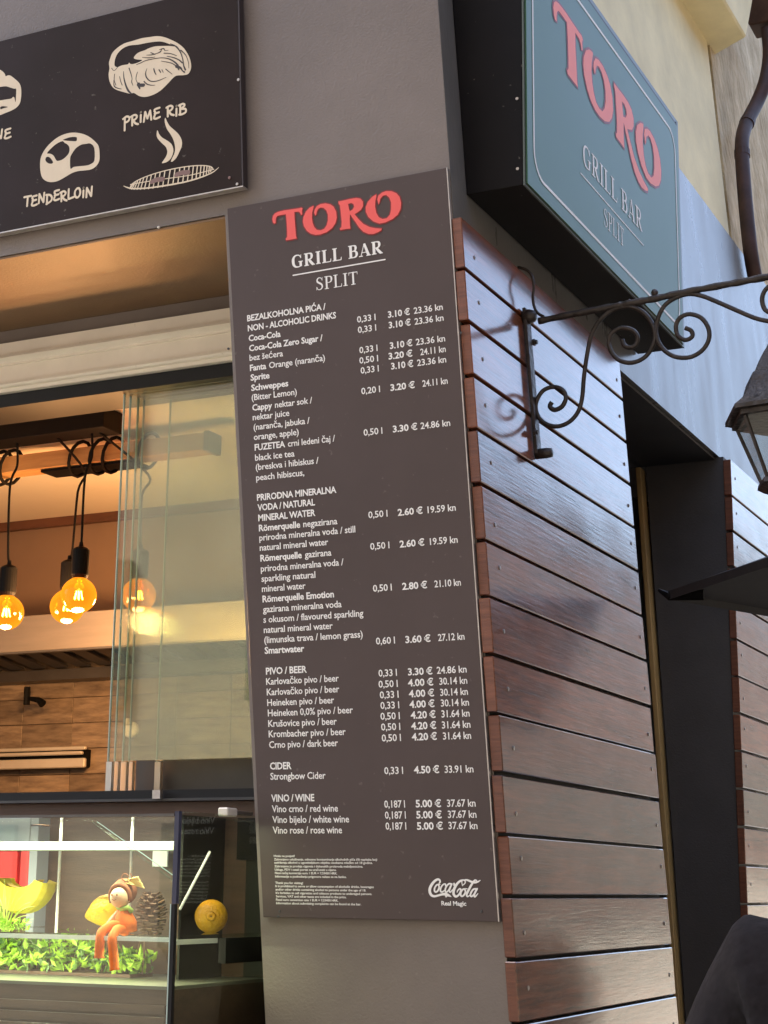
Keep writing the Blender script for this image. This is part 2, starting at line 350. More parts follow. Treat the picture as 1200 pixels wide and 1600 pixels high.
# -- flat print: polygons in plane coordinates (a,b) lifted onto a surface by F(a,b,h)
def fill(polys, F, h, thick=.0008):
    cu = bpy.data.curves.new('t', 'CURVE'); cu.dimensions = '2D'; cu.fill_mode = 'BOTH'
    for p in polys:
        s = cu.splines.new('POLY'); s.points.add(len(p)-1)
        for i, q in enumerate(p): s.points[i].co = (q[0]*100, q[1]*100, 0, 1)
        s.use_cyclic_u = True
    o = bpy.data.objects.new('t', cu); C.objects.link(o)
    me = bpy.data.meshes.new_from_object(o.evaluated_get(bpy.context.evaluated_depsgraph_get()))
    mb = MB(); mb.v = [F(v.co.x/100, v.co.y/100, h) for v in me.vertices]; mb.f = [tuple(p.vertices) for p in me.polygons]
    bpy.data.objects.remove(o); bpy.data.curves.remove(cu); bpy.data.meshes.remove(me)
    return mb
def ribbon(mb, pts, ws, F, h, sm=3, closed=False):
    """a brush stroke: pts in plane coordinates, ws full widths; each stroke a touch higher than the last"""
    P = [Vector((p[0], p[1])) for p in pts]
    W = list(ws) if isinstance(ws, (list, tuple)) else [ws]*len(P)
    if sm > 1 and len(P) > 2:
        P3 = cat_rom([Vector((p.x, p.y, wd)) for p, wd in zip(P, W)], sm, closed); P = [Vector((q.x, q.y)) for q in P3]; W = [q.z for q in P3]
    m = len(P); L = []; Rr = []
    for i in range(m):
        t = (P[(i+1) % m]-P[i-1]) if closed else (P[min(i+1, m-1)]-P[max(i-1, 0)])
        if t.length < 1e-9: t = Vector((1,0))
        t.normalize(); nn = Vector((-t.y, t.x))*W[i]/2; L.append(P[i]+nn); Rr.append(P[i]-nn)
    b = len(mb.v)
    for i in range(m):
        hh = h+i*2e-6; mb.v.append(F(L[i].x, L[i].y, hh)); mb.v.append(F(Rr[i].x, Rr[i].y, hh))
    for i in range(m if closed else m-1):
        j = (i+1) % m; mb.f.append((b+2*i, b+2*i+1, b+2*j+1, b+2*j))
    if not closed:
        for e, q in ((0, P[0]), (m-1, P[-1])):
            c = [F(q.x+W[e]/2*math.cos(g), q.y+W[e]/2*math.sin(g), h-1e-5) for g in [math.pi*2*k/8 for k in range(8)]]
            mb.face(*c)
    return mb

# ------------------------------------------------------------------ the street: ground and the facades around
g = MB(); g.face((-30,-30,0),(30,-30,0),(30,60,0),(-30,60,0)); g.build('ground', M_pave, kind='structure')
def facade(name, lab, ax, d, a0, a1, z1, mlow, mup, zsplit, depth):
    """plain street facade; ax 'X' faces -X at x=d, ax 'Y' faces +Y at y=d, 'N' faces -Y at y=d"""
    def bx(mb, a, b, o0, o1, za, zb):
        if ax == 'X': return mb.box(d-o1, d-o0, a, b, za, zb)
        if ax == 'Y': return mb.box(a, b, d+o0, d+o1, za, zb)
        return mb.box(a, b, d-o1, d-o0, za, zb)
    base = {'X':(d+.5,(a0+a1)/2,0),'Y':((a0+a1)/2,d-.5,0),'N':((a0+a1)/2,d+.5,0)}[ax]
    t = thing(name, base, lab, 'building')
    lo = MB(); bx(lo, a0, a1, -depth, 0, 0, zsplit); lo.build('wall', mlow, t)
    if z1 > zsplit:
        up = MB(); bx(up, a0, a1, -depth, .03, zsplit+.004, z1); up.build('upper_wall', mup, t)
    rf = MB(); bx(rf, a0-.1, a1+.1, -depth, .45, z1+.004, z1+.18); rf.build('roof', M_face2 if ax == 'X' else M_roof, t)
    n = int((a1-a0)/2.6)
    for i in range(n):
        c = a0+(i+.5)*(a1-a0)/n
        if z1 > 3.0:
            wn = MB(); bx(wn, c-.4, c+.4, .004, .06, 1.0, 2.2); wf = wn.build('shutter', M_shut, t)
        if z1-zsplit > 2.4:
            wn = MB(); bx(wn, c-.45, c+.45, .034, .08, zsplit+.7, min(zsplit+2.1, z1-.3)); wn.build('shutter', M_shut, t)
        if ax == 'Y':
            for zr in (3.6, 6.6, 9.8):
                wn = MB(); bx(wn, c-.5, c+.5, .004, .07, zr, zr+1.7); wn.build('shutter', M_shut, t)
    return t
facade('street_house', 'sunlit pale house across the street, seen only as a reflection in the varnished planks', 'X', 6.2, -6, 60, 7.6, M_face1, M_face2, 1.9, 4)
facade('street_house', 'brown house behind the viewer, seen only in the glass reflections', 'Y', -11.5, -14, 12, 15, M_face3, M_face3, 15, 4)

# ------------------------------------------------------------------ the bar building
bar = thing('bar_building', (-1.5, 3, 0), 'grey brown corner bar with a leaning pier, slatted side wall and serving window', 'building')
FT = 8.5
# front wall : pier right of the serving window and the lintel above it
pl0, pl1 = onY(352,345,0), onY(415,1600,0)
def pierx(z): return pl0.x + (pl1.x-pl0.x)*(pl0.z-z)/(pl0.z-pl1.z)
ZL = 3.335                                                       # underside of the lintel
m = MB(); m.box8([(pierx(0),0,0),(cx(0),0,0),(cx(0),.56,0),(pierx(0),.56,0),(pierx(ZL),0,ZL),(cx(ZL),0,ZL),(cx(ZL),.56,ZL),(pierx(ZL),.56,ZL)])
m.build('pier', M_wall, bar)
m = MB(); m.box8([(-4,0,ZL),(cx(ZL),0,ZL),(cx(ZL),.56,ZL),(-4,.56,ZL),(-4,0,FT),(cx(FT),0,FT),(cx(FT),.56,FT),(-4,.56,FT)])
m.build('lintel', M_wall, bar)
# soffit skin, 3 mm below the lintel
one('soffit', (-4, .004, ZL-.008), (pl0.x-.004, .556, ZL-.002), M_soffit, bar)
one('window_head', (-4, .52, 3.275), (-.74, .60, ZL-.009), M_wall, bar)
# side wall (leaning): grey render above the planks, backing behind them, doorway between
DY0, DY1, DZ = 1.36, 2.52, 3.20
def y1(z): return 1.19+(z-1.3)*.022                              # right end of the planks
YC = 3.36
m = MB(); m.lean(-.5, 0, .564, 6.5, DZ, 4.33); m.lean(-.5, 0, .0, .5635, DZ, DZ+.0001) if False else None
m.build('side_fascia', M_wallR, bar)
m = MB(); m.lean(-.012, .001, .0005, .5638, 3.216, 4.33); m.build('side_fascia', M_wallR, bar)
m = MB(); m.lean(-.3, 0, .564, 1.20, 0, DZ-.001); m.build('side_wall', M_black, bar)
m = MB(); m.lean(.00008, .00036, .003, 1.205, 0, 3.21); m.build('dark_gap_sheet', M_black, bar)  # thin black sheet added behind the planks, paints the shade in their gaps
m = MB(); m.lean(-.5, -.045, .564, YC, 4.334, 8.5); m.build('upper_side_wall', M_cream_w, bar)
m = MB(); m.lean(-.5, -.042, YC+.035, 7.0, 4.334, 8.5); m.build('neighbour_wall', M_stone, bar, label='rough unplastered stone beside the cream wall')
m = MB(); m.lean(-.5, -.09, YC+.0005, YC+.0345, 4.334, 8.5); m.build('wall_gap', M_black, bar, label='dark crack between the plaster and the stone')
# plaster moulding that breaks off near the downpipe
e = onZ(1177,65,5.36); m = MB()
m.box8([(-.35,1.0,5.36),(e.x-.05,1.0,5.36),(e.x-.02,e.y-.05,5.36),(-.30,e.y+.08,5.36),(-.35,1.0,5.7),(e.x,1.0,5.7),(e.x,e.y+.1,5.7),(-.35,e.y+.1,5.7)])
m.build('plaster_moulding', M_cream_w, bar, bevel=.008)
# doorway
j1 = onY(1009,725,DY1); j2 = onY(1072,1590,DY1); k1 = onY(1130,718,DY1); k2 = onY(1158,1440,DY1)
def jl(z): return j1.x+(j2.x-j1.x)*(j1.z-z)/(j1.z-j2.z)
def jr(z): return k1.x+(k2.x-k1.x)*(k1.z-z)/(k1.z-k2.z)
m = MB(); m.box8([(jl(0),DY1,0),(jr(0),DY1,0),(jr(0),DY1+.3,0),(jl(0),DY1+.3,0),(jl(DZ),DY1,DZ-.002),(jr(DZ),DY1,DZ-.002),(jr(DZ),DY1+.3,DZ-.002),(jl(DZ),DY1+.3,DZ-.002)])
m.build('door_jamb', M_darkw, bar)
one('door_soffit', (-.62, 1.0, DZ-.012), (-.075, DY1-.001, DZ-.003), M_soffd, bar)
m = MB(); m.box8([(jl(0)-.030,DY1-.04,0),(jl(0)-.010,DY1-.04,0),(jl(0)-.010,DY1+.02,0),(jl(0)-.030,DY1+.02,0),
                  (jl(DZ)-.030,DY1-.04,DZ-.02),(jl(DZ)-.010,DY1-.04,DZ-.02),(jl(DZ)-.010,DY1+.02,DZ-.02),(jl(DZ)-.030,DY1+.02,DZ-.02)])
m.build('door_frame', M_ochre, bar, bevel=.003)
m = MB(); m.box(-.62,-.60,.9,DY1+.2,0,DZ-.014); m.build('door_leaf', M_trim, bar)
# the second slatted wall beyond the doorway
m = MB(); W2K = (jr(1.5)-jr(3.0))/1.5
def x2(z, off=0): return jr(z)+off
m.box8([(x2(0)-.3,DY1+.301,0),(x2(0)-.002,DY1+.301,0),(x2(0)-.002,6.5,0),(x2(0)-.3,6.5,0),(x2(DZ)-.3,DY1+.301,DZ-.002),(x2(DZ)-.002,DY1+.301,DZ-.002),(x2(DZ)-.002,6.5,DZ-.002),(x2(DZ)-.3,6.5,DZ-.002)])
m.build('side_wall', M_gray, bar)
def screw(parent, p):
    s = MB(); s.lathe(p, [(.0055,-.002),(.0055,.0012),(.003,.0016)], 8, 'X'); s.build('screw', M_screw, parent)
def plank(xf, ya, yb, z0, z1, th):
    """one board: front face follows the wall's lean; its own end-grain face; slightly uneven"""
    j = lambda a: random.uniform(-a, a)
    o = j(.0018); za, zb = z0+.0045+j(.0012), z1-.0045+j(.0012); t1, t2 = j(.0012), j(.0012)
    me = MB(); me.box8([(xf(za)-th,ya,za),(xf(za)+o,ya,za),(xf(za)+o+t1,yb(za),za),(xf(za)-th,yb(za),za),
                        (xf(zb)-th,ya,zb),(xf(zb)+o,ya,zb),(xf(zb)+o+t2,yb(zb),zb),(xf(zb)-th,yb(zb),zb)])
    p = me.build('plank', M_plank, bar, bevel=.0022)
    p.data.materials.append(M_end)
    for f in p.data.polygons:
        if abs(f.normal.y) > .8: f.material_index = 1
    return p, o
def joints():
    z = [3.214, 3.072]
    while z[-1] > .25: z.append(z[-1]-.1353)
    return z
J = joints()
for i in range(len(J)-1):
    p, o = plank(lambda z: cx(z,.028), -.012+random.uniform(-.004,.004), lambda z: y1(z), J[i+1], J[i], .0275)
    if J[i] > 1.1:
        zc = (J[i]+J[i+1])/2
        for yy in (.055, y1(zc)-.045):
            zz = zc+random.uniform(-.02,.02); screw(p, (cx(zz,.028)+.0005+o, yy+random.uniform(-.01,.01), zz))
zj = [onX(1150,1045,.03).z]
J2 = [DZ-.012]
q = zj[0]+.1353*5
while q > .25:
    if q < DZ-.03: J2.append(q)
    q -= .1353
for i in range(len(J2)-1):
    p, o = plank(lambda z: jr(z)+.028, DY1-.006, lambda z: 6.4, J2[i+1], J2[i], .0275)
    if J2[i] > 1.1:
        zc = (J2[i]+J2[i+1])/2; zz = zc+random.uniform(-.02,.02); screw(p, (jr(zz)+.0285+o, DY1+.055, zz))
# mass of the building behind, closes the room and keeps the sun off the street
one('rear_wall', (-4.3, 3.2, 0), (-.66, 6.4, 8.5), M_tanw, bar)
one('roof_slab', (-4.3, .57, 5.6), (-.72, 3.19, 8.5), M_tanw, bar)
one('side_wall', (-4.3, 0, 0), (-4.02, 3.19, 5.59), M_tanw, bar)
# window head, frame mouldings
q_ = onY(248,355,-.001); MB().lathe((q_.x,-.001,q_.z), [(.0,-.004),(.004,-.002),(.0045,.001),(.0,.004)], 8).build('paint_drip', M_white, bar, smooth=True)
cz = [onY(200,p,.57).z for p in (521, 544, 553, 590, 600)]
m = MB()
prof = [(.50,3.277),(.50,3.235),(.485,3.232),(.48,3.222),(.495,3.214),(.50,3.210),(.50,3.203),(.508,3.2025),(.508,3.150),(.498,3.146),(.495,3.138),(.50,3.132),(.512,3.130),(.512,3.118)]
for i in range(len(prof)-1):
    (ya,za),(yb,zb) = prof[i], prof[i+1]
    if abs(za-zb)+abs(ya-yb) > 0: m.face((-4,ya,za),(-.76,ya,za),(-.76,yb,zb),(-4,yb,zb))
m.face((-4,.512,3.118),(-.76,.512,3.118),(-.76,.60,3.118),(-4,.60,3.118)); m.face((-4,.6,3.118),(-.76,.6,3.118),(-.76,.6,3.277),(-4,.6,3.277))
m.face((-.76,.5,3.277),(-.76,.6,3.277),(-.76,.6,3.118),(-.76,.512,3.118))
m.build('frame_moulding', M_corn, bar)
one('head_track', (-4, .53, 3.075), (-.76, .70, 3.117), M_rail, bar)
# sliding panes (each in its own track)
def lerp(a, b, t): return a+(b-a)*t
pn = [(199,605,165,1190,.560),(208,603,176,1190,.585),(220,600,189,1190,.612),(229,597,199,1190,.640),(269,588,244,1190,.665)]
for (xa,ya_,xb,yb_,Y) in pn:
    a, b = onY(xa,ya_,Y), onY(xb,yb_,Y); zt, zb = 3.074, b.z
    xx = (a.x+b.x)/2
    p = one('glass_pane', (xx, Y, zb+.001), (-.75, Y+.006, zt), M_pane, bar)
    one('pane_edge', (xx-.0035, Y-.0005, zb), (xx-.0003, Y+.0065, zt), M_edge, p)
    one('clamp_bar', (xx-.004, Y-.004, 1.866), (xx+.016, Y+.010, zb-.001), M_steelp, p)
one('low_panel', (-1.40, .70, 1.80), (-.62, .72, onY(300,1187,.70).z), M_gray, bar)
one('sill_rail', (-4, .50, 1.840), (-.62, .72, 1.864), M_rail, bar)
one('sill_rail', (-4, .485, 1.832), (-.62, .52, 1.8395), M_gray, bar)
one('counter_board', (-4, .52, 1.70), (-.60, .56, 1.831), M_bwood, bar)
one('counter_front', (-4, .56, 0), (-.60, .60, 1.699), M_gray, bar)
one('rail_stop', (onY(238,1240,.47).x, .47, 1.838), (onY(250,1240,.47).x, .4845, 1.862), M_alu, bar)
# room : ceiling, back wall with trim and tiles
one('ceiling', (-4, .70, 3.18), (-.62, 2.5, 3.22), M_ceil, bar)
BY = 2.36
bwz = lambda py: onY(100, py, BY).z
bw = one('back_wall', (-4, BY+.012, 1.0), (-.62, BY+.1, 3.179), M_tanw, bar)
one('wall_trim', (-4, BY-.02, bwz(822)), (-.62, BY+.011, bwz(808)), M_trim, bw)
grt = one('tile_backing', (-4, BY+.004, 1.4), (-1.42, BY+.011, bwz(1040)), M_grout, bw)
tj = onY(114,1115,BY).x; tzj = onY(100,1091,BY).z; TW, TH = .262, .1085
tile0 = None
for r in range(-2, 6):
    for c_ in range(-6, 4):
        x0, z1_ = tj+c_*TW, tzj-r*TH
        if x0+TW > -1.42: continue
        if tile0 is None:
            tile0 = MB().box(x0+.0015,x0+TW-.0015,BY-.003,BY+.0035,z1_-TH+.0015,z1_-.0015).build('tile', M_tile, bw, bevel=.001)
            t0 = Vector((x0, 0, z1_))
        else:
            o = tile0.copy(); C.objects.link(o); o.location = tile0.location + Vector((x0-t0.x, random.uniform(-.0006,.0006), z1_-t0.z))
one('grey_panel', (-1.415, BY-.004, 1.4), (-.63, BY+.010, bwz(1120)), M_pgray, bw)
one('grey_panel', (-1.415, BY-.004, bwz(1119)), (-.63, BY+.010, bwz(960)), M_gray, bw)

# ------------------------------------------------------------------ downpipe and hopper
OFF = .06
dp = thing('downpipe', onR(1180,425,OFF), 'dark brown metal downpipe with a bend beside the crack in the upper wall', 'downpipe')
path = [onR(x,y,o) for x,y,o in ((1199,45,.16),(1202,75,.16),(1201,100,.15),(1195,130,.13),(1183,160,.09),(1170,185,.06),(1162,205,.045),(1159,228,.04),(1161,270,.04),(1166,330,.04),(1173,395,.04),(1181,440,.04))]
m = MB(); m.tube(cat_rom(path,3), .032, 14); m.build('pipe', M_pipe, dp, smooth=True)
for a, b in ((7,8),(5,6)):
    v = (path[b]-path[a]).normalized(); c = path[a]+(path[b]-path[a])*.3
    MB().tube([c-v*.018, c+v*.018], .0355, 14).build('collar', M_pipe, dp, smooth=False)
h = onR(1200,30,.16); m = MB()
m.box8([(h.x-.07,h.y-.09,h.z-.06),(h.x+.07,h.y-.09,h.z-.06),(h.x+.07,h.y+.06,h.z-.06),(h.x-.07,h.y+.06,h.z-.06),
        (h.x-.16,h.y-.16,h.z+.16),(h.x+.16,h.y-.16,h.z+.16),(h.x+.16,h.y+.16,h.z+.16),(h.x-.16,h.y+.16,h.z+.16)]); m.build('hopper', M_pipe, dp, bevel=.006)

# ------------------------------------------------------------------ logo outlines, traced once in board coordinates
YB = -.016
def z2b(p, ox, oy, s): q = onY(ox+p[0]/s, oy+p[1]/s, YB); return (q.x, q.z)
T_ = [(85,332),(72,338),(62,325),(57,300),(62,275),(78,255),(100,243),(150,230),(220,220),(270,213),(293,207),(304,214),(299,232),(302,262),(292,269),(284,250),(270,240),(238,243),(239,300),(246,380),(250,435),(257,458),(215,467),(172,474),(166,464),(178,445),(178,400),(174,330),(168,262),(130,268),(100,275),(88,290),(84,310)]
O1 = [(393,192),(360,208),(330,240),(310,285),(306,320),(315,360),(340,398),(370,420),(410,430),(450,426),(500,408),(545,375),(572,335),(583,290),(578,240),(558,200),(530,180),(490,172),(450,178),(420,195),(402,225),(398,250),(408,273),(416,262),(420,240),(432,218),(450,207),(475,210),(497,230),(510,265),(510,310),(500,350),(480,380),(450,392),(420,388),(400,365),(386,330),(380,290),(382,250),(390,220),(395,200)]
RR = [(595,157),(640,148),(680,138),(740,128),(775,133),(796,158),(797,195),(780,225),(750,248),(728,262),(760,300),(800,340),(850,365),(900,375),(950,378),(945,392),(915,410),(880,423),(840,422),(800,405),(765,370),(735,325),(710,290),(691,262),(688,300),(690,350),(695,378),(650,383),(612,390),(608,378),(620,365),(622,320),(615,250),(608,190),(596,172)]
RC = [(675,178),(700,170),(718,178),(724,200),(712,222),(688,237),(682,215)]
O2 = [(905,98),(870,120),(835,160),(818,205),(820,245),(840,285),(880,320),(930,338),(980,328),(1040,300),(1080,265),(1103,220),(1108,170),(1095,120),(1070,90),(1030,73),(985,72),(950,85),(920,110),(912,140),(925,183),(932,160),(938,135),(960,110),(985,105),(1010,125),(1025,165),(1025,220),(1015,265),(990,293),(955,300),(925,285),(905,250),(895,200),(897,155),(905,120)]
LOGO = [[z2b(p,415,285,5.2174) for p in g_] for g_ in (T_,O1,RR,RC,O2)]
def F_board(a, b, h): return Vector((a, YB-h, b))
M_red2 = mat('orange_red_vinyl', (.92,.17,.075,1), .45, var=.02)
def logo(parent, F, hs=1.0):
    mb = MB()
    for g_ in LOGO: ribbon(mb, g_, .0062, F, .0008*hs, sm=1, closed=True)
    mb.build('logo_outline', M_dred, parent, fix=False)
    for nm, gs in (('logo_letter_t',[LOGO[0]]),('logo_letter_o',[LOGO[1]]),('logo_letter_r',[LOGO[2],LOGO[3]]),('logo_letter_o',[LOGO[4]])):
        fill(gs, F, .0016*hs).build(nm, M_red if hs == 1 else M_red2, parent, fix=False)
# serif capitals, as strokes in a box 1 high
def serif_glyph(ch):
    S = []   # list of (pts, widths)
    def st(x, w, y0=0, y1=1): S.append(([(x,y0),(x,y1)], [w,w], 1))
    def bar(x0, x1, y, w=.07): S.append(([(x0,y),(x1,y)], [w,w], 1))
    if ch == 'I': st(.2,.17,.0,1); bar(.03,.37,.035); bar(.03,.37,.965); return S,.40
    if ch == 'L': st(.2,.17); bar(.03,.37,.965); bar(.03,.64,.035); S.append(([(.63,.03),(.66,.26)],[.09,.05],1)); return S,.70
    if ch == 'T': st(.36,.17); bar(.19,.53,.035); bar(.02,.70,.955,.08); S.append(([(.045,.97),(.03,.75)],[.07,.04],1)); S.append(([(.675,.97),(.69,.75)],[.07,.04],1)); return S,.72
    if ch == 'P' or ch == 'R':
        st(.2,.17); bar(.03,.37,.035); bar(.03,.36,.965)
        S.append(([(.26,.955),(.42,.955),(.55,.90),(.59,.74),(.55,.57),(.42,.49),(.26,.485)],[.07,.08,.13,.17,.13,.08,.06],4))
        if ch == 'R': S.append(([(.38,.48),(.52,.24),(.68,.035)],[.15,.17,.16],2)); bar(.64,.80,.035); return S,.80
        return S,.66
    if ch == 'B':
        st(.2,.17); bar(.03,.30,.035); bar(.03,.30,.965)
        S.append(([(.26,.96),(.42,.955),(.53,.90),(.56,.76),(.52,.60),(.40,.53),(.26,.525)],[.07,.08,.13,.16,.12,.08,.06],4))
        S.append(([(.26,.525),(.45,.52),(.58,.44),(.62,.27),(.56,.10),(.42,.04),(.26,.035)],[.06,.08,.13,.17,.13,.08,.07],4)); return S,.72
    if ch == 'A':
        S.append(([(.40,.99),(.14,.035)],[.05,.05],1)); S.append(([(.40,.98),(.68,.035)],[.14,.17],1)); bar(.22,.58,.30,.06)
        bar(.0,.28,.03); bar(.52,.84,.03); return S,.82
    if ch == 'G':
        S.append(([(.66,.72),(.58,.90),(.42,.965),(.24,.92),(.12,.74),(.10,.50),(.13,.26),(.25,.08),(.43,.035),(.58,.06),(.66,.12)],[.05,.07,.08,.12,.17,.19,.17,.12,.08,.07,.07],4))
        S.append(([(.67,.98),(.67,.70)],[.05,.04],1)); st(.64,.16,.05,.44); bar(.48,.80,.44); return S,.82
    if ch == 'S':
        S.append(([(.50,.74),(.44,.90),(.30,.965),(.17,.92),(.11,.78),(.15,.65),(.30,.54),(.44,.43),(.50,.27),(.44,.11),(.29,.035),(.15,.08),(.07,.26)],[.05,.07,.08,.11,.14,.16,.17,.16,.14,.11,.08,.06,.05],4))
        S.append(([(.52,.98),(.51,.72)],[.05,.04],1)); S.append(([(.06,.28),(.05,.02)],[.04,.05],1)); return S,.60
    return S,.34
def serif_text(txt, F, x0, y0, width, cap, shear=0.0, bold=1.0, h=.0012):
    adv = 0; items = []
    for ch in txt:
        S, a = serif_glyph(ch); items.append((adv, S)); adv += a+.05
    sx = width/(adv-.05); mb = MB(); k = 0
    for ax_, S in items:
        for pts, ws, sm in S:
            P = [((ax_+p[0])*sx + x0 + shear*p[1]*cap, y0+p[1]*cap) for p in pts]
            vert = abs(pts[0][0]-pts[-1][0]) < .3 and abs(pts[0][1]-pts[-1][1]) > .3
            ws_ = [wd*bold*(sx if vert else cap*.95) if sm == 1 else wd*bold*(sx+cap)/2 for wd in ws]
            b = len(mb.v); ribbon(mb, P, ws_, F, h+k*1.2e-5, sm=sm)
            if sm <= 2: mb.f = [f for f in mb.f if not (len(f) == 8 and f[0] >= b)]
            k += 1
    return mb
# sans text from the built-in font
def font_mesh(parts):
    """parts: [(text, bold)] -> list of verts/faces laid one after the other, cap height 1"""
    V_, F_ = [], []; adv = 0.0
    for txt, bold in parts:
        cu = bpy.data.curves.new('t', 'FONT'); cu.body = txt; cu.size = 1.0; cu.offset = .026 if bold else .014; cu.resolution_u = 2
        cu.space_character = .97
        o = bpy.data.objects.new('t', cu); C.objects.link(o)
        ev = o.evaluated_get(bpy.context.evaluated_depsgraph_get()); me = bpy.data.meshes.new_from_object(ev)
        if len(me.vertices):
            lead = (len(txt)-len(txt.lstrip()))*.32
            xs = [v.co.x for v in me.vertices]; mn = min(xs); b = len(V_)
            V_ += [((v.co.x-mn)+adv+(lead if adv > 0 else 0), v.co.y) for v in me.vertices]
            F_ += [tuple(b+i for i in p.vertices) for p in me.polygons]
            adv = max(v[0] for v in V_)+.03
        bpy.data.objects.remove(o); bpy.data.curves.remove(cu); bpy.data.meshes.remove(me)
    return V_, F_, max(v[0] for v in V_)
_hv, _, _ = font_mesh([('H', False)]); CAPH = max(v[1] for v in _hv)
def sans(mb, parts, F, xa, xb, z, cap, shear, h=.0012):
    V_, F_, wd = font_mesh(parts); s = (xb-xa)/wd; b = len(mb.v); c = cap/CAPH
    mb.v += [F(xa+v[0]*s+shear*v[1]*c, z+v[1]*c, h) for v in V_]; mb.f += [tuple(b+i for i in f) for f in F_]
    return mb

# ------------------------------------------------------------------ menu board
TL, TR, BL, BR = (onY(355,326,YB), onY(697,262,YB), onY(411,1433,YB), onY(778,1440,YB))
mn = thing('menu_board', (-.25, YB, BL.z), 'tall brown menu board headed TORO with drinks and prices, on the corner pier', 'menu board')
m = MB(); m.slab([BL, BR, TR, TL], (0,.012,0)); m.build('panel', M_board, mn, bevel=.0008)
m = MB(); m.slab([BR+Vector((.0004,0,0)), BR+Vector((.0032,0,0)), TR+Vector((.0032,0,0)), TR+Vector((.0004,0,0))], (0,.012,0)); m.build('edge_trim', M_alu, mn)
for px, py in ((357,545),(752,1424),(435,1432),(437,1424),(720,520)):
    q = onY(px,py,YB); MB().lathe((q.x,q.y,q.z), [(.0032,-.0018),(.0032,.001)], 8, 'Y').build('screw', M_gray, mn)
SH = -.07
logo(mn, F_board)
def zb(px, py): q = onY(px, py, YB); return q.x, q.z
gx, gz = zb(440+112/6.667, 370+330/6.667); gx2, gz2 = zb(440+1057/6.667, 370+180/6.667)
serif_text('GRILL BAR', F_board, gx, gz, gx2-gx, .0345, SH, 1.12).build('heading', M_white, mn, fix=False)
a = zb(440+122/6.667, 370+403/6.667); b = zb(440+1080/6.667, 370+238/6.667)
ribbon(MB(), [a, b], .0034, F_board, .0012, 1).build('heading_rule', M_white, mn, fix=False)
gx, gz = zb(440+362/6.667, 370+563/6.667); gx2, gz2 = zb(440+800/6.667, 370+497/6.667)
serif_text('SPLIT', F_board, gx, gz, gx2-gx, .0345, SH, .82).build('heading', M_white, mn, fix=False)
LINES = [ # text parts, zoom origin, start, end
 (2,[('BEZALKOHOLNA PIĆA /',1)],140,757,508,700),(2,[('NON - ALCOHOLIC DRINKS',1)],143,803,557,742),(2,[('Coca-Cola',1)],147,850,297,829),
 (2,[('Coca-Cola Zero Sugar /',1)],149,897,494,848),(2,[('bez šećera',0)],151,942,308,920),(2,[('Fanta',1),(' Orange (naranča)',0)],153,990,505,940),
 (2,[('Sprite',1)],156,1035,245,1023),(2,[('Schweppes',1)],159,1083,333,1060),(2,[('(Bitter Lemon)',0)],161,1128,373,1100),
 (2,[('Cappy',1),(' nektar sok /',0)],164,1176,445,1140),(2,[('nektar juice',0)],166,1220,338,1200),(2,[('(naranča, jabuka /',0)],170,1267,433,1235),
 (2,[('orange, apple)',0)],171,1314,382,1287),(2,[('FUZETEA',1),(' crni ledeni čaj /',0)],175,1363,552,1318),(2,[('black ice tea',0)],177,1410,362,1390),
 (2,[('(breskva i hibiskus /',0)],180,1455,475,1422),(2,[('peach hibiscus,',0)],182,1503,408,1480),
 (3,[('PRIRODNA MINERALNA',1)],66,127,438,90),(3,[('VODA / NATURAL',1)],69,175,338,148),(3,[('MINERAL WATER',1)],72,223,340,198),
 (3,[('Römerquelle',1),(' negazirana',0)],75,270,443,238),(3,[('prirodna mineralna voda / still',0)],77,315,527,276),(3,[('natural mineral water',0)],79,362,400,335),
 (3,[('Römerquelle',1),(' gazirana',0)],82,411,415,386),(3,[('prirodna mineralna voda /',0)],84,460,472,430),(3,[('sparkling natural',0)],87,508,340,488),
 (3,[('mineral water',0)],89,555,294,540),(3,[('Römerquelle Emotion',1)],92,603,427,580),(3,[('gazirana mineralna voda',0)],94,652,463,625),
 (3,[('s okusom / flavoured sparkling',0)],96,700,565,668),(3,[('natural mineral water',0)],98,748,421,727),(3,[('(limunska trava / lemon grass)',0)],100,795,562,768),
 (3,[('Smartwater',1)],102,845,288,834),(3,[('PIVO / BEER',1)],108,942,300,932),(3,[('Karlovačko pivo / beer',0)],109,990,450,974),
 (3,[('Karlovačko pivo / beer',0)],112,1040,452,1024),(3,[('Heineken pivo / beer',0)],114,1090,428,1075),(3,[('Heineken 0,0% pivo / beer',0)],117,1139,516,1121),
 (3,[('Krušovice pivo / beer',0)],119,1188,440,1175),(3,[('Krombacher pivo / beer',0)],121,1238,482,1222),(3,[('Crno pivo / dark beer',0)],123,1288,446,1275),
 (3,[('CIDER',1)],127,1387,228,1384),(3,[('Strongbow Cider',0)],129,1435,388,1430),
 (4,[('VINO / WINE',1)],73,218,275,214),(4,[('Vino crno / red wine',0)],76,268,386,263),(4,[('Vino bijelo / white wine',0)],78,318,438,314),(4,[('Vino rose / rose wine',0)],80,368,405,365)]
ZO = {2:(340,250),3:(380,740),4:(400,1180)}
CAP = .0163
def zz(k, x, y): o = ZO[k]; return zb(o[0]+x/3, o[1]+y/3)
for k, parts, xa, ya, xb, yb in LINES:
    A, B = zz(k,xa,ya), zz(k,xb,yb)
    sans(MB(), parts, F_board, A[0], B[0], (A[1]*.6+B[1]*.4), CAP, SH).build('text_line', M_white, mn, fix=False)
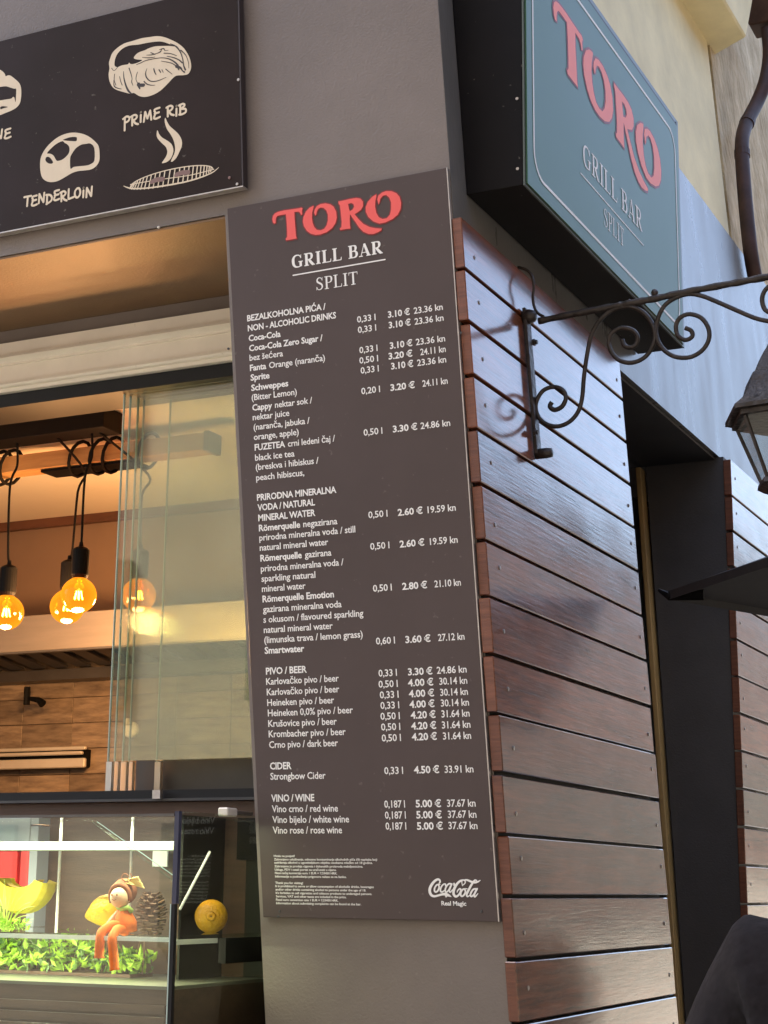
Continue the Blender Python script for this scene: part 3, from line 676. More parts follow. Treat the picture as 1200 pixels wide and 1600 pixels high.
PR = [(2,'0,33 l',655,765,742,750,'3.10 €',800,740,903,724,'23.36 kn',921,721,1057,702),(2,'0,33 l',659,812,745,800,'3.10 €',804,789,907,774,'23.36 kn',925,772,1061,754),
 (2,'0,33 l',666,907,751,896,'3.10 €',809,885,915,872,'23.36 kn',931,868,1068,850),(2,'0,50 l',666,956,754,944,'3.20 €',803,935,915,920,'24.11 kn',952,915,1071,900),
 (2,'0,33 l',672,1003,757,991,'3.10 €',815,982,919,968,'23.36 kn',937,967,1073,948),(2,'0,20 l',675,1098,763,1087,'3.20 €',812,1082,926,1070,'24.11 kn',962,1065,1080,1048),
 (2,'0,50 l',686,1293,774,1283,'3.30 €',823,1278,938,1263,'24.86 kn',953,1261,1092,1247),
 (3,'0,50 l',588,208,678,200,'2.60 €',726,198,843,188,'19.59 kn',866,186,998,175),(3,'0,50 l',597,356,687,350,'2.60 €',735,347,851,337,'19.59 kn',877,335,1007,324),
 (3,'0,50 l',610,553,698,548,'2.80 €',747,545,864,537,'21.10 kn',898,533,1022,525),(3,'0,60 l',624,800,713,796,'3.60 €',762,795,880,788,'27.12 kn',915,785,1039,778),
 (3,'0,33 l',636,952,722,947,'3.30 €',774,946,889,941,'24.86 kn',909,938,1049,932),(3,'0,50 l',636,1003,726,1000,'4.00 €',774,997,893,993,'30.14 kn',921,990,1052,984),
 (3,'0,33 l',642,1053,730,1050,'4.00 €',778,1048,897,1044,'30.14 kn',925,1042,1055,1037),(3,'0,33 l',645,1103,733,1100,'4.00 €',781,1098,899,1094,'30.14 kn',928,1092,1060,1087),
 (3,'0,50 l',645,1154,736,1151,'4.20 €',787,1148,904,1145,'31.64 kn',931,1143,1063,1138),(3,'0,50 l',648,1204,738,1201,'4.20 €',789,1199,907,1196,'31.64 kn',933,1195,1067,1191),
 (3,'0,50 l',651,1256,741,1253,'4.20 €',792,1250,910,1247,'31.64 kn',938,1247,1070,1243),(3,'0,33 l',663,1410,751,1407,'4.50 €',802,1405,921,1402,'33.91 kn',946,1403,1081,1400),
 (4,'0,187 l',603,247,700,244,'5.00 €',750,244,870,242,'37.67 kn',897,242,1031,240),(4,'0,187 l',606,299,704,296,'5.00 €',753,297,873,294,'37.67 kn',901,294,1035,292),
 (4,'0,187 l',609,349,706,348,'5.00 €',756,350,878,348,'37.67 kn',904,346,1040,345)]
for r in PR:
    k = r[0]
    zrow = sum(zz(k, r[i], r[i+1])[1] for i in (2,4,7,9,12,14))/6
    for i, bold in ((1,0),(6,1),(11,0)):
        A, B = zz(k,r[i+1],r[i+2]), zz(k,r[i+3],r[i+4]); sans(MB(), [(r[i],bold)], F_board, A[0], B[0], (A[1]+B[1])/2*.5+zrow*.5, CAP, SH).build('price_text', M_white, mn, fix=False)
FINE = [('Hvala na posjeti!',85,477,183),('Zabranjeno usluživanje, odnosno konzumiranje alkoholnih pića i/ili napitaka koji',86,493,569),
 ('sadržavaju alkohol u ugostiteljskom objektu osobama mlađim od 18 godina.',87,508,548),('Zabranjena je prodaja cigareta i duhanskih proizvoda maloljetnicima.',88,525,503),
 ('Usluga, PDV i ostali porezi su uračunati u cijenu.',89,541,378),('Fiksni tečaj konverzije eura 1 EUR = 7,53450 HRK.',90,557,382),('Informacije o podnošenju prigovora nalaze se na šanku.',91,573,425),
 ('Thank you for visiting!',92,603,222),('It is prohibited to serve or allow consumption of alcoholic drinks, beverages',92,618,553),('and/or other drinks containing alcohol to persons under the age of 18.',93,634,517),
 ("It's forbiden to sell cigarettes and tobacco products to underaged persons.",94,650,545),('Services, VAT and other taxes are included in the price.',95,666,425),('Fixed euro conversion rate 1 EUR = 7,53450 HRK.',95,682,387),
 ('Information about submitting complaints can be found at the bar.',96,698,494)]
for t, x, y, x2_ in FINE:
    A, B = zz(4,x,y), zz(4,x2_,y); sans(MB(), [(t,0)], F_board, A[0], B[0], A[1], .0050, SH).build('fine_print', M_white, mn, fix=False)
# script logo, bottom right
mb = MB(); k = [0]
def cc(pts, ws, sm=4):
    P = [zb(660+x/12, 1360+y/12) for x, y in pts]; W = [wd/12*.00163 for wd in (ws if isinstance(ws,(list,tuple)) else [ws]*len(pts))]
    ribbon(mb, P, W, F_board, .0012+k[0]*1.5e-5, sm); k[0] += 1
cc([(318,240),(335,215),(325,180),(290,168),(235,200),(180,265),(145,340),(145,410),(175,465),(230,485),(300,470),(370,450),(430,445),(490,465),(545,495)],[20,32,34,36,42,48,50,48,44,36,34,38,46,44,10])
cc([(430,450),(450,500),(470,470)],[20,24,10],2)
cc([(305,265),(270,275),(235,330),(232,385),(262,405),(300,370),(318,310),(305,265),(335,262)],[26,28,30,30,28,30,30,24,16])
cc([(435,290),(440,262),(410,255),(370,290),(345,345),(345,390),(375,405),(415,375)],[22,24,24,28,30,30,26,18])
cc([(545,255),(505,250),(465,285),(435,345),(435,395),(462,405),(500,360),(530,290)],[28,28,28,30,30,26,24,20])
cc([(555,255),(525,330),(508,385),(530,408),(568,360)],[30,30,28,24,14])
cc([(598,250),(600,275)],34,1)
cc([(755,280),(790,255),(810,215),(790,185),(750,185),(745,230),(755,290)],[12,20,22,24,22,18,12])
cc([(780,180),(720,195),(660,245),(610,325),(588,400),(595,455),(630,490),(680,465),(715,410),(725,360),(700,345),(665,380),(655,410)],[20,34,42,46,46,44,38,34,32,30,26,22,14])
cc([(780,185),(830,178),(880,195),(930,215),(985,225),(1040,215),(1090,185)],[22,28,34,34,36,30,12])
cc([(800,350),(765,355),(730,405),(722,460),(745,485),(785,460),(812,400),(800,350),(845,345)],[26,28,30,32,30,30,30,24,14])
cc([(1020,190),(985,185),(930,260),(870,370),(835,450),(850,490),(890,470)],[22,28,38,40,36,28,16])
cc([(1005,345),(960,355),(920,410),(905,465),(925,490),(965,455),(1005,385)],[26,28,32,32,28,26,22])
cc([(1030,345),(995,410),(975,465),(990,495),(1045,435)],[34,34,32,28,14])
mb.build('script_logo', M_white, mn, fix=False)
A, B = zb(660+362/12, 1360+655/12), zb(660+828/12, 1360+658/12)
sans(MB(), [('Real Magic',1)], F_board, A[0], B[0], A[1], .0095, SH).build('text_line', M_white, mn, fix=False)

# ------------------------------------------------------------------ dark sign with the cuts of meat
YM = -.03
def mz(px, py): q = onY(px, py, YM); return q.x, q.z
F_m = lambda a, b, h: Vector((a, YM-h, b))
bz = onY(378,290,YM); tz = onY(0,64,YM).z
ms = thing('cuts_sign', (-1.5, YM, bz.z), 'wide dark sign with cream drawings of meat cuts, above the serving window', 'sign')
xr = lambda z: bz.x - .062*(z-bz.z)*.92
m = MB(); m.slab([(-3.2,YM,bz.z),(xr(bz.z),YM,bz.z),(xr(tz),YM,tz),(-3.2,YM,tz)], (0,.022,0)); m.build('panel', M_meat, ms, bevel=.001)
m = MB(); m.slab([(-3.2,YM-.001,bz.z-.004),(xr(bz.z)+.004,YM-.001,bz.z-.004),(xr(bz.z)+.004,YM-.001,bz.z-.0005),(-3.2,YM-.001,bz.z-.0005)], (0,.0225,0)); m.build('edge_trim', M_alu, ms)
m = MB(); m.slab([(xr(bz.z)+.0005,YM-.001,bz.z),(xr(bz.z)+.005,YM-.001,bz.z),(xr(tz)+.005,YM-.001,tz),(xr(tz)+.0005,YM-.001,tz)], (0,.0225,0)); m.build('edge_trim', M_darkp, ms)
for px, py in ((371,288),(359,278),(373,125)):
    q = mz(px,py); MB().lathe((q[0],YM,q[1]), [(.004,-.003),(.004,.001)], 8, 'Y').build('screw', M_alu if px != 359 else M_tan, ms)
def mzs(pts, ox, oy, s): return [mz(ox+x/s, oy+y/s) for x, y in pts]
def smooth2(pl, n=3): return [(p.x, p.y) for p in cat_rom([Vector((a,b,0)) for a,b in pl], n, True)]
def dr(name, polys, m_, h=.0008): fill([smooth2(p) for p in polys], F_m, h).build(name, m_, ms, fix=False)
def strokes(lst, ox, oy, s, wd, m_, name, h=.0010, sm=3):
    mb = MB()
    for i, (pts) in enumerate(lst):
        w_ = wd
        if isinstance(pts, tuple): pts, w_ = pts
        P = mzs(pts, ox, oy, s); ww = [q_/s*.00175 for q_ in (w_ if isinstance(w_, list) else [w_]*len(P))]
        ribbon(mb, P, ww, F_m, h+i*1.5e-5, sm)
    mb.build(name, m_, ms, fix=False)
# prime rib
o_ = (160,40,7.5)
dr('rib_drawing', [mzs([(330,800),(250,780),(170,755),(120,720),(85,650),(75,570),(85,500),(78,440),(95,380),(120,320),(180,260),(260,210),(360,180),(460,150),(560,135),(640,125),(720,135),(800,165),(880,205),(950,260),(1000,330),(1030,400),(1042,470),(1035,520),(1010,565),(960,582),(870,588),(820,625),(760,690),(680,765),(590,815),(500,838),(430,825),(370,790)],*o_),
   mzs([(145,470),(150,400),(180,330),(240,270),(320,235),(420,225),(520,205),(620,190),(700,190),(780,215),(850,245),(790,240),(700,240),(620,245),(550,265),(500,290),(420,320),(375,365),(375,388),(420,400),(470,405),(430,430),(370,450),(330,450),(315,435),(300,455),(240,465),(200,480),(180,490)],*o_)], M_cream)
S_ = [([(110,500),(140,530),(180,490)],8),([(250,540),(255,620),(280,710),(310,770),(345,800)],[8,16,22,26,12]),([(145,570),(140,640),(160,700)],10),([(135,640),(140,710),(180,735),(225,745)],[6,14,12,8]),
 ([(205,600),(215,650),(235,700)],10),([(315,500),(335,560),(350,620),(345,660),(362,705)],[14,12,9,12,6]),([(415,545),(400,590),(398,640),(425,690)],[8,12,8,10]),([(425,690),(440,740)],[50,20],),([(450,700),(485,700)],44),
 ([(525,505),(508,560),(520,610),(560,650),(620,655),(690,635),(750,607)],[6,14,16,13,12,10,6]),([(490,655),(520,685),(570,700),(620,700)],[14,14,11,6]),([(605,508),(615,545),(632,578)],[16,16,8]),
 ([(665,518),(685,550)],14),([(700,518),(715,550)],9),([(745,512),(780,540),(820,572)],[12,10,6]),([(402,460),(450,440),(500,415),(560,400),(640,385),(720,380),(790,395),(850,430),(890,470)],[8,12,10,12,10,10,14,18,20]),
 ([(690,418),(760,430),(820,445),(870,480),(900,520)],[6,10,10,14,14]),([(520,348),(580,345),(640,328),(680,310),(700,275)],[6,12,10,16,10]),([(570,320),(620,340)],12),([(670,285),(720,270),(735,295),(775,290)],[8,14,8,6]),([(725,325),(800,330),(872,355)],[12,10,8]),
 ([(760,362),(830,375),(900,405),(940,440)],[8,12,14,16]),([(800,215),(870,250),(920,320),(945,400),(955,470),(975,520)],[10,18,14,12,16,22]),([(920,290),(980,350),(1010,430),(1015,500)],[14,10,8,6]),([(870,480),(920,500),(940,530),(965,548)],[36,26,14,20]),([(470,375),(550,380),(620,370)],[6,12,6])]
strokes([(p[0], p[1]) for p in S_], *o_, 10, M_darkp, 'drawing_lines')
# tenderloin
o_ = (30,190,8.571)
dr('tenderloin_drawing', [mzs([(420,812),(350,790),(305,740),(285,650),(283,540),(300,460),(350,370),(430,280),(530,205),(640,160),(740,148),(850,165),(940,205),(1020,270),(1065,330),(1078,420),(1075,520),(1040,590),(970,640),(880,655),(790,665),(700,695),(600,755),(510,800)],*o_),
   mzs([(590,245),(680,212),(765,208),(775,235),(765,262),(700,262),(625,256)],*o_), mzs([(375,425),(430,360),(500,300),(580,263),(610,285),(650,310),(675,350),(672,410),(640,460),(580,510),(515,528),(490,505),(460,455),(420,432)],*o_),
   mzs([(370,475),(410,480),(450,530),(450,560),(410,565),(370,545),(352,510)],*o_), mzs([(688,630),(685,490),(710,430),(760,360),(830,312),(900,300),(955,295),(1008,355),(1010,520),(960,570),(900,590),(800,600),(730,610)],*o_)], M_cream)
# the cut at the left edge
o_ = (0,90,10.667)
dr('steak_drawing', [mzs([(0,205),(50,235),(85,275),(97,312),(130,300),(170,300),(230,340),(310,410),(345,470),(358,560),(352,680),(330,770),(270,840),(180,890),(80,930),(0,960),(-200,990),(-350,900),(-420,700),(-400,450),(-250,250),(-100,190)],*o_),
   mzs([(0,490),(100,480),(170,500),(240,520),(272,525),(270,640),(262,745),(240,665),(215,660),(190,685),(100,700),(0,715),(-200,720),(-280,600),(-150,500)],*o_), mzs([(5,840),(15,820),(60,812),(135,825),(60,848),(10,865)],*o_)], M_cream)
# steam and grill
o_ = (180,170,6.667)
dr('steam_drawing', [mzs([(525,95),(540,130),(570,180),(620,225),(665,270),(695,330),(695,390),(670,450),(640,510),(600,550),(582,548),(595,515),(620,460),(625,400),(610,330),(580,270),(540,210),(520,150),(517,110)],*o_)], M_cream)
dr('steam_drawing', [mzs([(443,225),(460,265),(490,300),(540,330),(585,365),(605,410),(605,460),(580,520),(540,555),(490,568),(500,545),(530,500),(545,450),(530,400),(500,370),(460,330),(435,290),(435,245)],*o_)], M_cream)
def ell(t):   # grill ellipse point
    g_ = t*math.pi; top = (590-430*math.cos(g_)-0, 712-70*0 + 0)
    x = 590-430*math.cos(g_); mid = 722-(x-590)*.215; return x, mid, 92*math.sin(g_)
G = [([(ell(i/14)[0], ell(i/14)[1]-ell(i/14)[2]) for i in range(15)],11),([(90,805),(140,825),(200,832),(320,828),(450,812),(590,790),(720,765),(850,730),(960,690),(1030,655),(1080,612)],[6,14,16,16,17,18,17,16,14,12,5])]
for i in range(22):
    t_ = .1+.8*i/21; x, mid, hh = ell(t_); dx = (x-590)*-.09+ (-18 if x < 560 else 10)
    G.append(([(x+dx*.2+8, mid-hh*.95),(x-14+ (i-11)*1.2, mid+hh*.82)],13))
G.append(([(160,790),(420,745),(590,722),(800,690),(1030,632)],9))
strokes(G, *o_, 12, M_cream, 'grill_drawing', .0008, 2)
strokes([([(385,762),(440,740),(500,735)],52)], *o_, 40, M_tan, 'patty_drawing', .0016, 2)
strokes([([(640,690),(700,668),(765,665)],52)], *o_, 40, M_tan, 'patty_drawing', .0016, 2)
# hand lettering: strokes on a 1-high cell
HL = {'T':([[(0,.98),(.7,1.0)],[(.36,.98),(.30,.0)]],.66),'E':([[(.55,1),(.1,.92),(.18,.55),(.05,.12),(.25,.0),(.58,.08)],[(.12,.52),(.5,.56)]],.62),'N':([[(.08,0),(.12,.95)],[(.12,.95),(.55,.04)],[(.55,.04),(.62,1)]],.74),
 'D':([[(.1,.0),(.12,.95)],[(.02,.97),(.4,.9),(.6,.6),(.5,.25),(.05,.02)]],.68),'R':([[(.12,0),(.12,.95)],[(.0,.9),(.35,1),(.55,.8),(.4,.55),(.14,.5)],[(.2,.5),(.4,.15),(.65,.0)]],.68),'L':([[(.1,1),(.08,.08),(.2,.02),(.6,.12)]],.6),
 'O':([[(.3,.98),(.08,.75),(.05,.3),(.25,.02),(.5,.2),(.58,.6),(.45,.95),(.25,.97)]],.68),'i':([[(.15,.72),(.13,.02)],[(.15,.98),(.16,1.0)]],.3),'P':([[(.12,-.35),(.14,.9)],[(-.02,.82),(.3,1),(.55,.82),(.45,.5),(.15,.42)]],.62),
 'M':([[(.05,0),(.18,.95)],[(.18,.95),(.38,.25)],[(.38,.25),(.62,.97)],[(.62,.97),(.72,.05)]],.84),'B':([[(.1,0),(.12,.95)],[(.0,.93),(.35,1),(.5,.8),(.2,.55),(.55,.45),(.6,.15),(.3,.0),(.02,.04)]],.66),' ':([],.42)}
def hand(txt, p0, p1, cap):
    adv = 0; it = []
    for ch in txt: s_, a_ = HL[ch]; it.append((adv, s_)); adv += a_+.06
    A, B = mz(*p0), mz(*p1); sx = (B[0]-A[0])/adv; mb = MB(); n_ = 0
    for ax_, ss in it:
        for s_ in ss:
            ribbon(mb, [(A[0]+(ax_+x)*sx-.05*y*cap, A[1]+(B[1]-A[1])*(ax_+x)/adv+y*cap+.004*math.sin(ax_*5)) for x, y in s_], .0064, F_m, .0010+n_*1.5e-5, 3); n_ += 1
    mb.build('lettering', M_cream, ms, fix=False)
hand('PRiME RiB', (193,199), (293,176), .030)
hand('TENDERLOiN', (38,323), (147,305), .029)
hand('NE', (-8,219), (19,213), .028)

# ------------------------------------------------------------------ projecting light-box sign on the side wall
XS = .092
sb = thing('box_sign', (XS-.08, .8, 3.314), 'dark box sign with a green TORO GRILL BAR face, projecting above the planks', 'sign')
fy0, fz0 = .098, 3.314; pr = onX(1069,547,XS); fy1 = 1.512
tzl = onX(1059,190,XS).z
m = MB(); m.box8([(cx(fz0,.002),fy0,fz0),(XS-.006,fy0,fz0),(XS-.006,fy1+.02,fz0),(cx(fz0,.002),fy1+.02,fz0),(cx(tzl,.002),fy0,tzl),(XS-.006,fy0,tzl),(XS-.006,fy1+.02,tzl),(cx(tzl,.002),fy0,tzl+0) if False else (cx(tzl,.002),fy1+.02,tzl)])
m.build('case', M_sdark, sb, bevel=.002)
fr_ = one('face_frame', (XS-.0055, fy0, fz0), (XS-.001, fy1+.02, tzl), M_sfr, sb)
one('face_panel', (XS-.0008, fy0+.006, fz0+.006), (XS+.004, fy1-.012, tzl-.028), M_sface, sb, bevel=.001)
one('face_gap', (XS-.0009, fy1-.010, fz0+.004), (XS+.0012, fy1-.003, tzl-.012), M_rail, sb)
one('face_gap', (XS-.0009, fy0+.006, tzl-.026), (XS+.0012, fy1-.011, tzl-.018), M_rail, sb)
for zz_ in (3.36, 3.55):
    MB().lathe((XS-.02, fy0, zz_), [(.004,-.002),(.004,.001)], 8, 'Y').build('screw', M_alu, sb)
XF = XS+.0042
F_s = lambda a, b, h: Vector((XF+h, a, b))
def sp(px, py): q = onX(px, py, XF); return q.y, q.z
# affine map board coordinates -> sign coordinates, fitted to matching points of the lettering
src = [z2b(p,415,285,5.2174) for p in ((60,300),(257,458),(1108,170),(950,378),(306,320),(612,390))]
dst = [sp(850+x/4, y/4) for x, y in ((58,50),(207,540),(728,1060),(652,1198),(245,420),(445,838))]
def solve3(A, b):
    M3 = Matrix(A); return M3.inverted() @ Vector(b)
def fit(k):
    AtA = [[0]*3 for _ in range(3)]; Atb = [0]*3
    for s_, d_ in zip(src, dst):
        r = (s_[0], s_[1]-3.25, 1)
        for i in range(3):
            Atb[i] += r[i]*d_[k]
            for j in range(3): AtA[i][j] += r[i]*r[j]
    return solve3(AtA, Atb)
f0, f1 = fit(0), fit(1)
F_sl = lambda a, b, h: Vector((XF+h, f0[0]*a+f0[1]*(b-3.25)+f0[2], f1[0]*a+f1[1]*(b-3.25)+f1[2]))
logo(sb, F_sl, .8)
A, B = sp(850+243/4, 1045/4), sp(850+612/4, 1436/4)
serif_text('GRILL BAR', F_s, A[0], (A[1]+B[1])/2, B[0]-A[0], .066, 0, .85, .0008).build('heading', M_white, sb, fix=False)
A, B = sp(850+228/4, 1083/4), sp(850+620/4, 1533/4)
ribbon(MB(), [A, B], .0042, F_s, .0008, 1).build('heading_rule', M_white, sb, fix=False)
A, B = sp(850+374/4, 1420/4), sp(850+500/4, 1535/4)
serif_text('SPLIT', F_s, A[0], (A[1]+B[1])/2, B[0]-A[0], .056, 0, .62, .0008).build('heading', M_white, sb, fix=False)
bo = []
y0_, y1_, z0_, z1_ = fy0+.052, fy1-.045, fz0+.050, tzl-.075; rc = .07
for (cy_, cz_, a0) in ((y1_-rc, z0_+rc, -90),(y1_-rc, z1_-rc, 0),(y0_+rc, z1_-rc, 90),(y0_+rc, z0_+rc, 180)):
    for k_ in range(7):
        g_ = R_(a0+15*k_); bo.append((cy_+rc*math.cos(g_), cz_+rc*math.sin(g_)))
ribbon(MB(), bo, .0085, F_s, .0008, 1, closed=True).build('border_line', M_white, sb, fix=False)

# ------------------------------------------------------------------ wrought-iron bracket
YA = onR(838,600,.045).y
br_ = thing('iron_bracket', (cx(2.7,.03), YA, 2.70), 'grey wrought iron scroll bracket bolted to the planks, arm reaching right', 'bracket')
def bz6(x, y, yy=YA): return onY(700+x/2.4, 380+y/2.4, yy)
z1b, z0b = onR(836,498,.03).z, onR(838,712,.03).z
m = MB(); m.box8([(cx(z0b,.030),YA-.022,z0b),(cx(z0b,.040),YA-.022,z0b),(cx(z0b,.040),YA+.012,z0b),(cx(z0b,.030),YA+.012,z0b),
                  (cx(z1b,.030),YA-.022,z1b),(cx(z1b,.040),YA-.022,z1b),(cx(z1b,.040),YA+.012,z1b),(cx(z1b,.030),YA+.012,z1b)])
m.build('wall_plate', M_iron, br_, bevel=.002)
for p in ((322,372),(325,710)):
    q_ = onR(700+p[0]/2.4, 380+p[1]/2.4, .04); MB().lathe(q_, [(.0095,-.002),(.0095,.004),(.006,.0042),(.006,.010)], 6, 'X').build('bolt', M_iron, br_)
q_ = onR(700+325/2.4, 380+778/2.4, .04); MB().lathe((q_.x,YA-.006,q_.z), [(.014,-.01),(.014,.02),(.012,.034),(.006,.036)], 12, 'X').build('boss', M_iron, br_, smooth=True)
q_ = onR(700+335/2.4, 380+305/2.4, .04); MB().lathe((q_.x,YA-.006,q_.z), [(.020,-.012),(.020,.006),(.015,.018),(.010,.022)], 12, 'X').build('boss', M_iron, br_, smooth=True)
def bpath(pts, n=4): return cat_rom([bz6(*p) for p in pts], n)
def rr_(path, r, a=.12): return [r*(1+a*math.sin(i*1.9)+random.uniform(-a,a)*.5) for i in range(len(path))]
p_ = bpath([(340,292),(480,264),(620,238),(680,226),(780,207),(900,182),(1060,152),(1200,126),(1330,104),(1420,90)],6)
MB().tube(p_, rr_(p_,.0096,.10), 8).build('arm', M_iron, br_, smooth=True)
p_ = bpath([(390,596),(382,612),(400,625),(428,612),(442,580),(430,550),(395,539),(358,552),(335,585),(329,620),(342,655),(372,680),(412,687),(455,670),(488,632),(503,580),(510,500),(523,410),(540,340),(575,282),(620,250),(680,238),(730,258),(765,300),(776,345),(765,392),(735,430),(690,448),(645,440),(614,410),(603,370),(614,337),(650,318),(690,325),(711,350),(705,380),(685,391),(662,385),(654,362)])
MB().tube(p_, [.0060 if i > 14 else .0066 for i in range(len(p_))], 8).build('scroll', M_iron, br_, smooth=True)
p_ = bpath([(890,318),(912,328),(916,350),(890,363),(862,345),(855,310),(870,280),(905,266),(950,280),(977,320),(977,365),(950,405),(905,428),(850,425),(805,395),(781,345),(785,290),(810,237),(850,207),(900,191),(950,197),(1010,220),(1090,255),(1150,280),(1200,292),(1270,300),(1330,280),(1350,220),(1310,170),(1250,150),(1200,165),(1178,205),(1190,250),(1230,262),(1255,235),(1240,210)])
MB().tube(p_, .0060, 8).build('scroll', M_iron, br_, smooth=True)
p_ = bpath([(262,90),(290,98),(312,118),(322,160),(318,200),(324,240),(340,265),(360,275)])
MB().tube(p_, .0040, 6).build('hook', M_iron, br_, smooth=True)
q_ = bz6(775,183); MB().lathe(q_, [(.004,-.012),(.009,-.006),(.0095,.0),(.006,.006),(.001,.008)], 10).build('knob', M_iron, br_, smooth=True)
q_ = bz6(680,218); MB().lathe(q_, [(.004,-.006),(.0075,-.002),(.0075,.002),(.001,.006)], 10).build('knob', M_iron, br_, smooth=True)

# ------------------------------------------------------------------ lantern hanging from the arm
YL = YA
lc = onY(1238,660,YL)
ln = thing('street_lantern', (lc.x, YL, onY(1238,790,YL).z), 'dark six-sided lantern with clear panes hanging under the bracket arm, cut by the frame edge', 'lantern')
def hexring(r, z, n=6): return [Vector((lc.x+r*math.cos(R_(60*k+ROT)), YL+r*math.sin(R_(60*k+ROT)), z)) for k in range(n)]
ROT = 172
def hexloft(rings):
    mb = MB()
    for a, b in zip(rings[:-1], rings[1:]):
        for k_ in range(6): mb.face(a[k_], a[(k_+1)%6], b[(k_+1)%6], b[k_])
    mb.face(*rings[0]); mb.face(*rings[-1]); return mb
ZE = onY(1130,661,YL).z; re = abs(onY(1128,661,YL).x-lc.x)*1.0
zt_ = onY(1200,545,YL).z; zb_ = onY(1182,757,YL).z
hexloft([hexring(re,ZE-.004), hexring(re,ZE+.006), hexring(re*.86,ZE+.026), hexring(re*.74,ZE+.055), hexring(re*.67,ZE+.090), hexring(re*.66,ZE+.094), hexring(re*.60,ZE+.100), hexring(re*.46,ZE+.150), hexring(re*.35,ZE+.175), hexring(re*.34,ZE+.182), hexring(re*.2,ZE+.19)]).build('roof', M_iron, ln)
rt, rb = re*.82, re*.48
hexloft([hexring(re*.90,ZE-.016), hexring(re*.90,ZE-.005)]).build('rim', M_iron, ln)
T_r, B_r = hexring(rt,ZE-.017), hexring(rb,zb_)
for k_ in range(6):
    MB().tube([T_r[k_], B_r[k_]], .0048, 5).build('post', M_iron, ln)
    a, b = T_r[k_], T_r[(k_+1)%6]; c_, d_ = B_r[(k_+1)%6], B_r[k_]
    MB().face(a.lerp(b,.04), a.lerp(b,.96), c_.lerp(d_,.04), c_.lerp(d_,.96)).build('pane', M_lgl, ln, fix=False)
hexloft([hexring(rb*1.12,zb_-.0005), hexring(rb*1.15,zb_-.012), hexring(rb*.95,zb_-.022), hexring(rb*.7,zb_-.030), hexring(rb*.4,zb_-.045), hexring(rb*.15,zb_-.06)]).build('base', M_iron, ln)
MB().lathe((lc.x,YL,zb_+.01), [(.014,0),(.016,.05),(.03,.09),(.034,.115),(.028,.14),(.014,.155),(.001,.16)], 16).build('bulb', M_white, ln, smooth=True)
arm_z = onY(1238,427,YL).z
MB().tube([(lc.x,YL,ZE+.185),(lc.x,YL,ZE+.22)], .010, 8).build('finial', M_iron, ln)
n_l = 5
for k_ in range(n_l):
    z_ = ZE+.22+(arm_z-.01-ZE-.22)*(k_+.5)/n_l; hh = (arm_z-.01-ZE-.22)/n_l*.62
    MB().tube([Vector((lc.x+(0 if k_%2 else math.cos(g_)*.008), YL+(math.cos(g_)*.008 if k_%2 else 0), z_+math.sin(g_)*hh)) for g_ in [math.pi*2*i/10 for i in range(10)]], .0022, 5, closed=True).build('chain_link', M_iron, ln)

# ------------------------------------------------------------------ parasol whose corner reaches into the picture
zP = 2.45
p0, pa, pb = onZ(1045,925,zP), onZ(1200,873,zP), onZ(1200,952,zP)
ua, ub = (pa-p0).normalized(), (pb-p0).normalized()
SZ = 2.3; c0, c1, c3 = p0, p0+ua*SZ, p0+ub*SZ; c2 = c1+ub*SZ; ctr = (c0+c2)/2
pp = thing('parasol', (ctr.x, ctr.y, 0), 'dark grey square parasol, one corner pointing at the dark door jamb', 'parasol')
apex = ctr+Vector((0,0,.42)); cor = [c0,c1,c2,c3]
for k_ in range(4):
    a, b = cor[k_], cor[(k_+1)%4]; m = MB()
    mid = (a+b)/2-Vector((0,0,.006))
    m.slab([a, mid+(ctr-mid)*.006, apex, apex], (0,0,.0015)) if False else m.face(a, b, apex)
    m.face(a+Vector((0,0,.0018)), b+Vector((0,0,.0018)), apex+Vector((0,0,.0018))); m.build('canopy_panel', M_pcanvas, pp, fix=False)
    n_ = (b-a).normalized(); m = MB(); m.slab([a-Vector((0,0,.022)), b-Vector((0,0,.022)), b+Vector((0,0,.003)), a+Vector((0,0,.003))], (Vector((-n_.y,n_.x,0))*-.002)); m.build('hem', M_pcanvas, pp)
    MB().tube([a-Vector((0,0,.006)), apex-Vector((0,0,.02))], .009, 6).build('rib', M_black, pp)
    dv = (a-ctr); dv.z = 0; dv.normalize()
    MB().tube([a-dv*.10-Vector((0,0,.012)), a-Vector((0,0,.012)), a+dv*.03+Vector((0,0,.008))], [.016,.013,.004], 6).build('rib_tip', M_black, pp)
MB().tube([(ctr.x,ctr.y,0.05),(ctr.x,ctr.y,apex.z-.02)], .024, 12).build('pole', M_black, pp)
one('foot', (ctr.x-.25,ctr.y-.25,.004), (ctr.x+.25,ctr.y+.25,.06), M_black, pp, bevel=.01)

# ------------------------------------------------------------------ pendant lamps and their ceiling bar
YP = 1.0
cb = thing('pendant_canopy', (-2.3, YP, 3.10), 'long black ceiling box that the pendant cords come out of', 'lamp canopy')
one('housing', (-3.4, YP-.06, 3.105), (onY(178,660,YP).x, YP+.05, 3.179), M_black, cb, bevel=.002)
BYm = 1.22
be = thing('hanging_beam', (-2.2, BYm, 2.9), 'rough pine beam under the ceiling with black cords looped round it', 'beam')
zt1 = onY(100,702,BYm).z; zb1 = onY(100,728,BYm).z; xe = onY(318,700,BYm).x
one('timber', (-3.4, BYm, zb1), (xe, BYm+.08, zt1), M_beam, be, bevel=.003)
one('end_cap', (xe+.001, BYm-.004, zb1-.004), (xe+.02, BYm+.084, zt1+.004), M_dsteel, be)
one('strap', (onY(62,745,BYm).x, BYm+.005, zb1-.012), (onY(206,735,BYm).x, BYm+.10, zb1-.004), M_black, be)
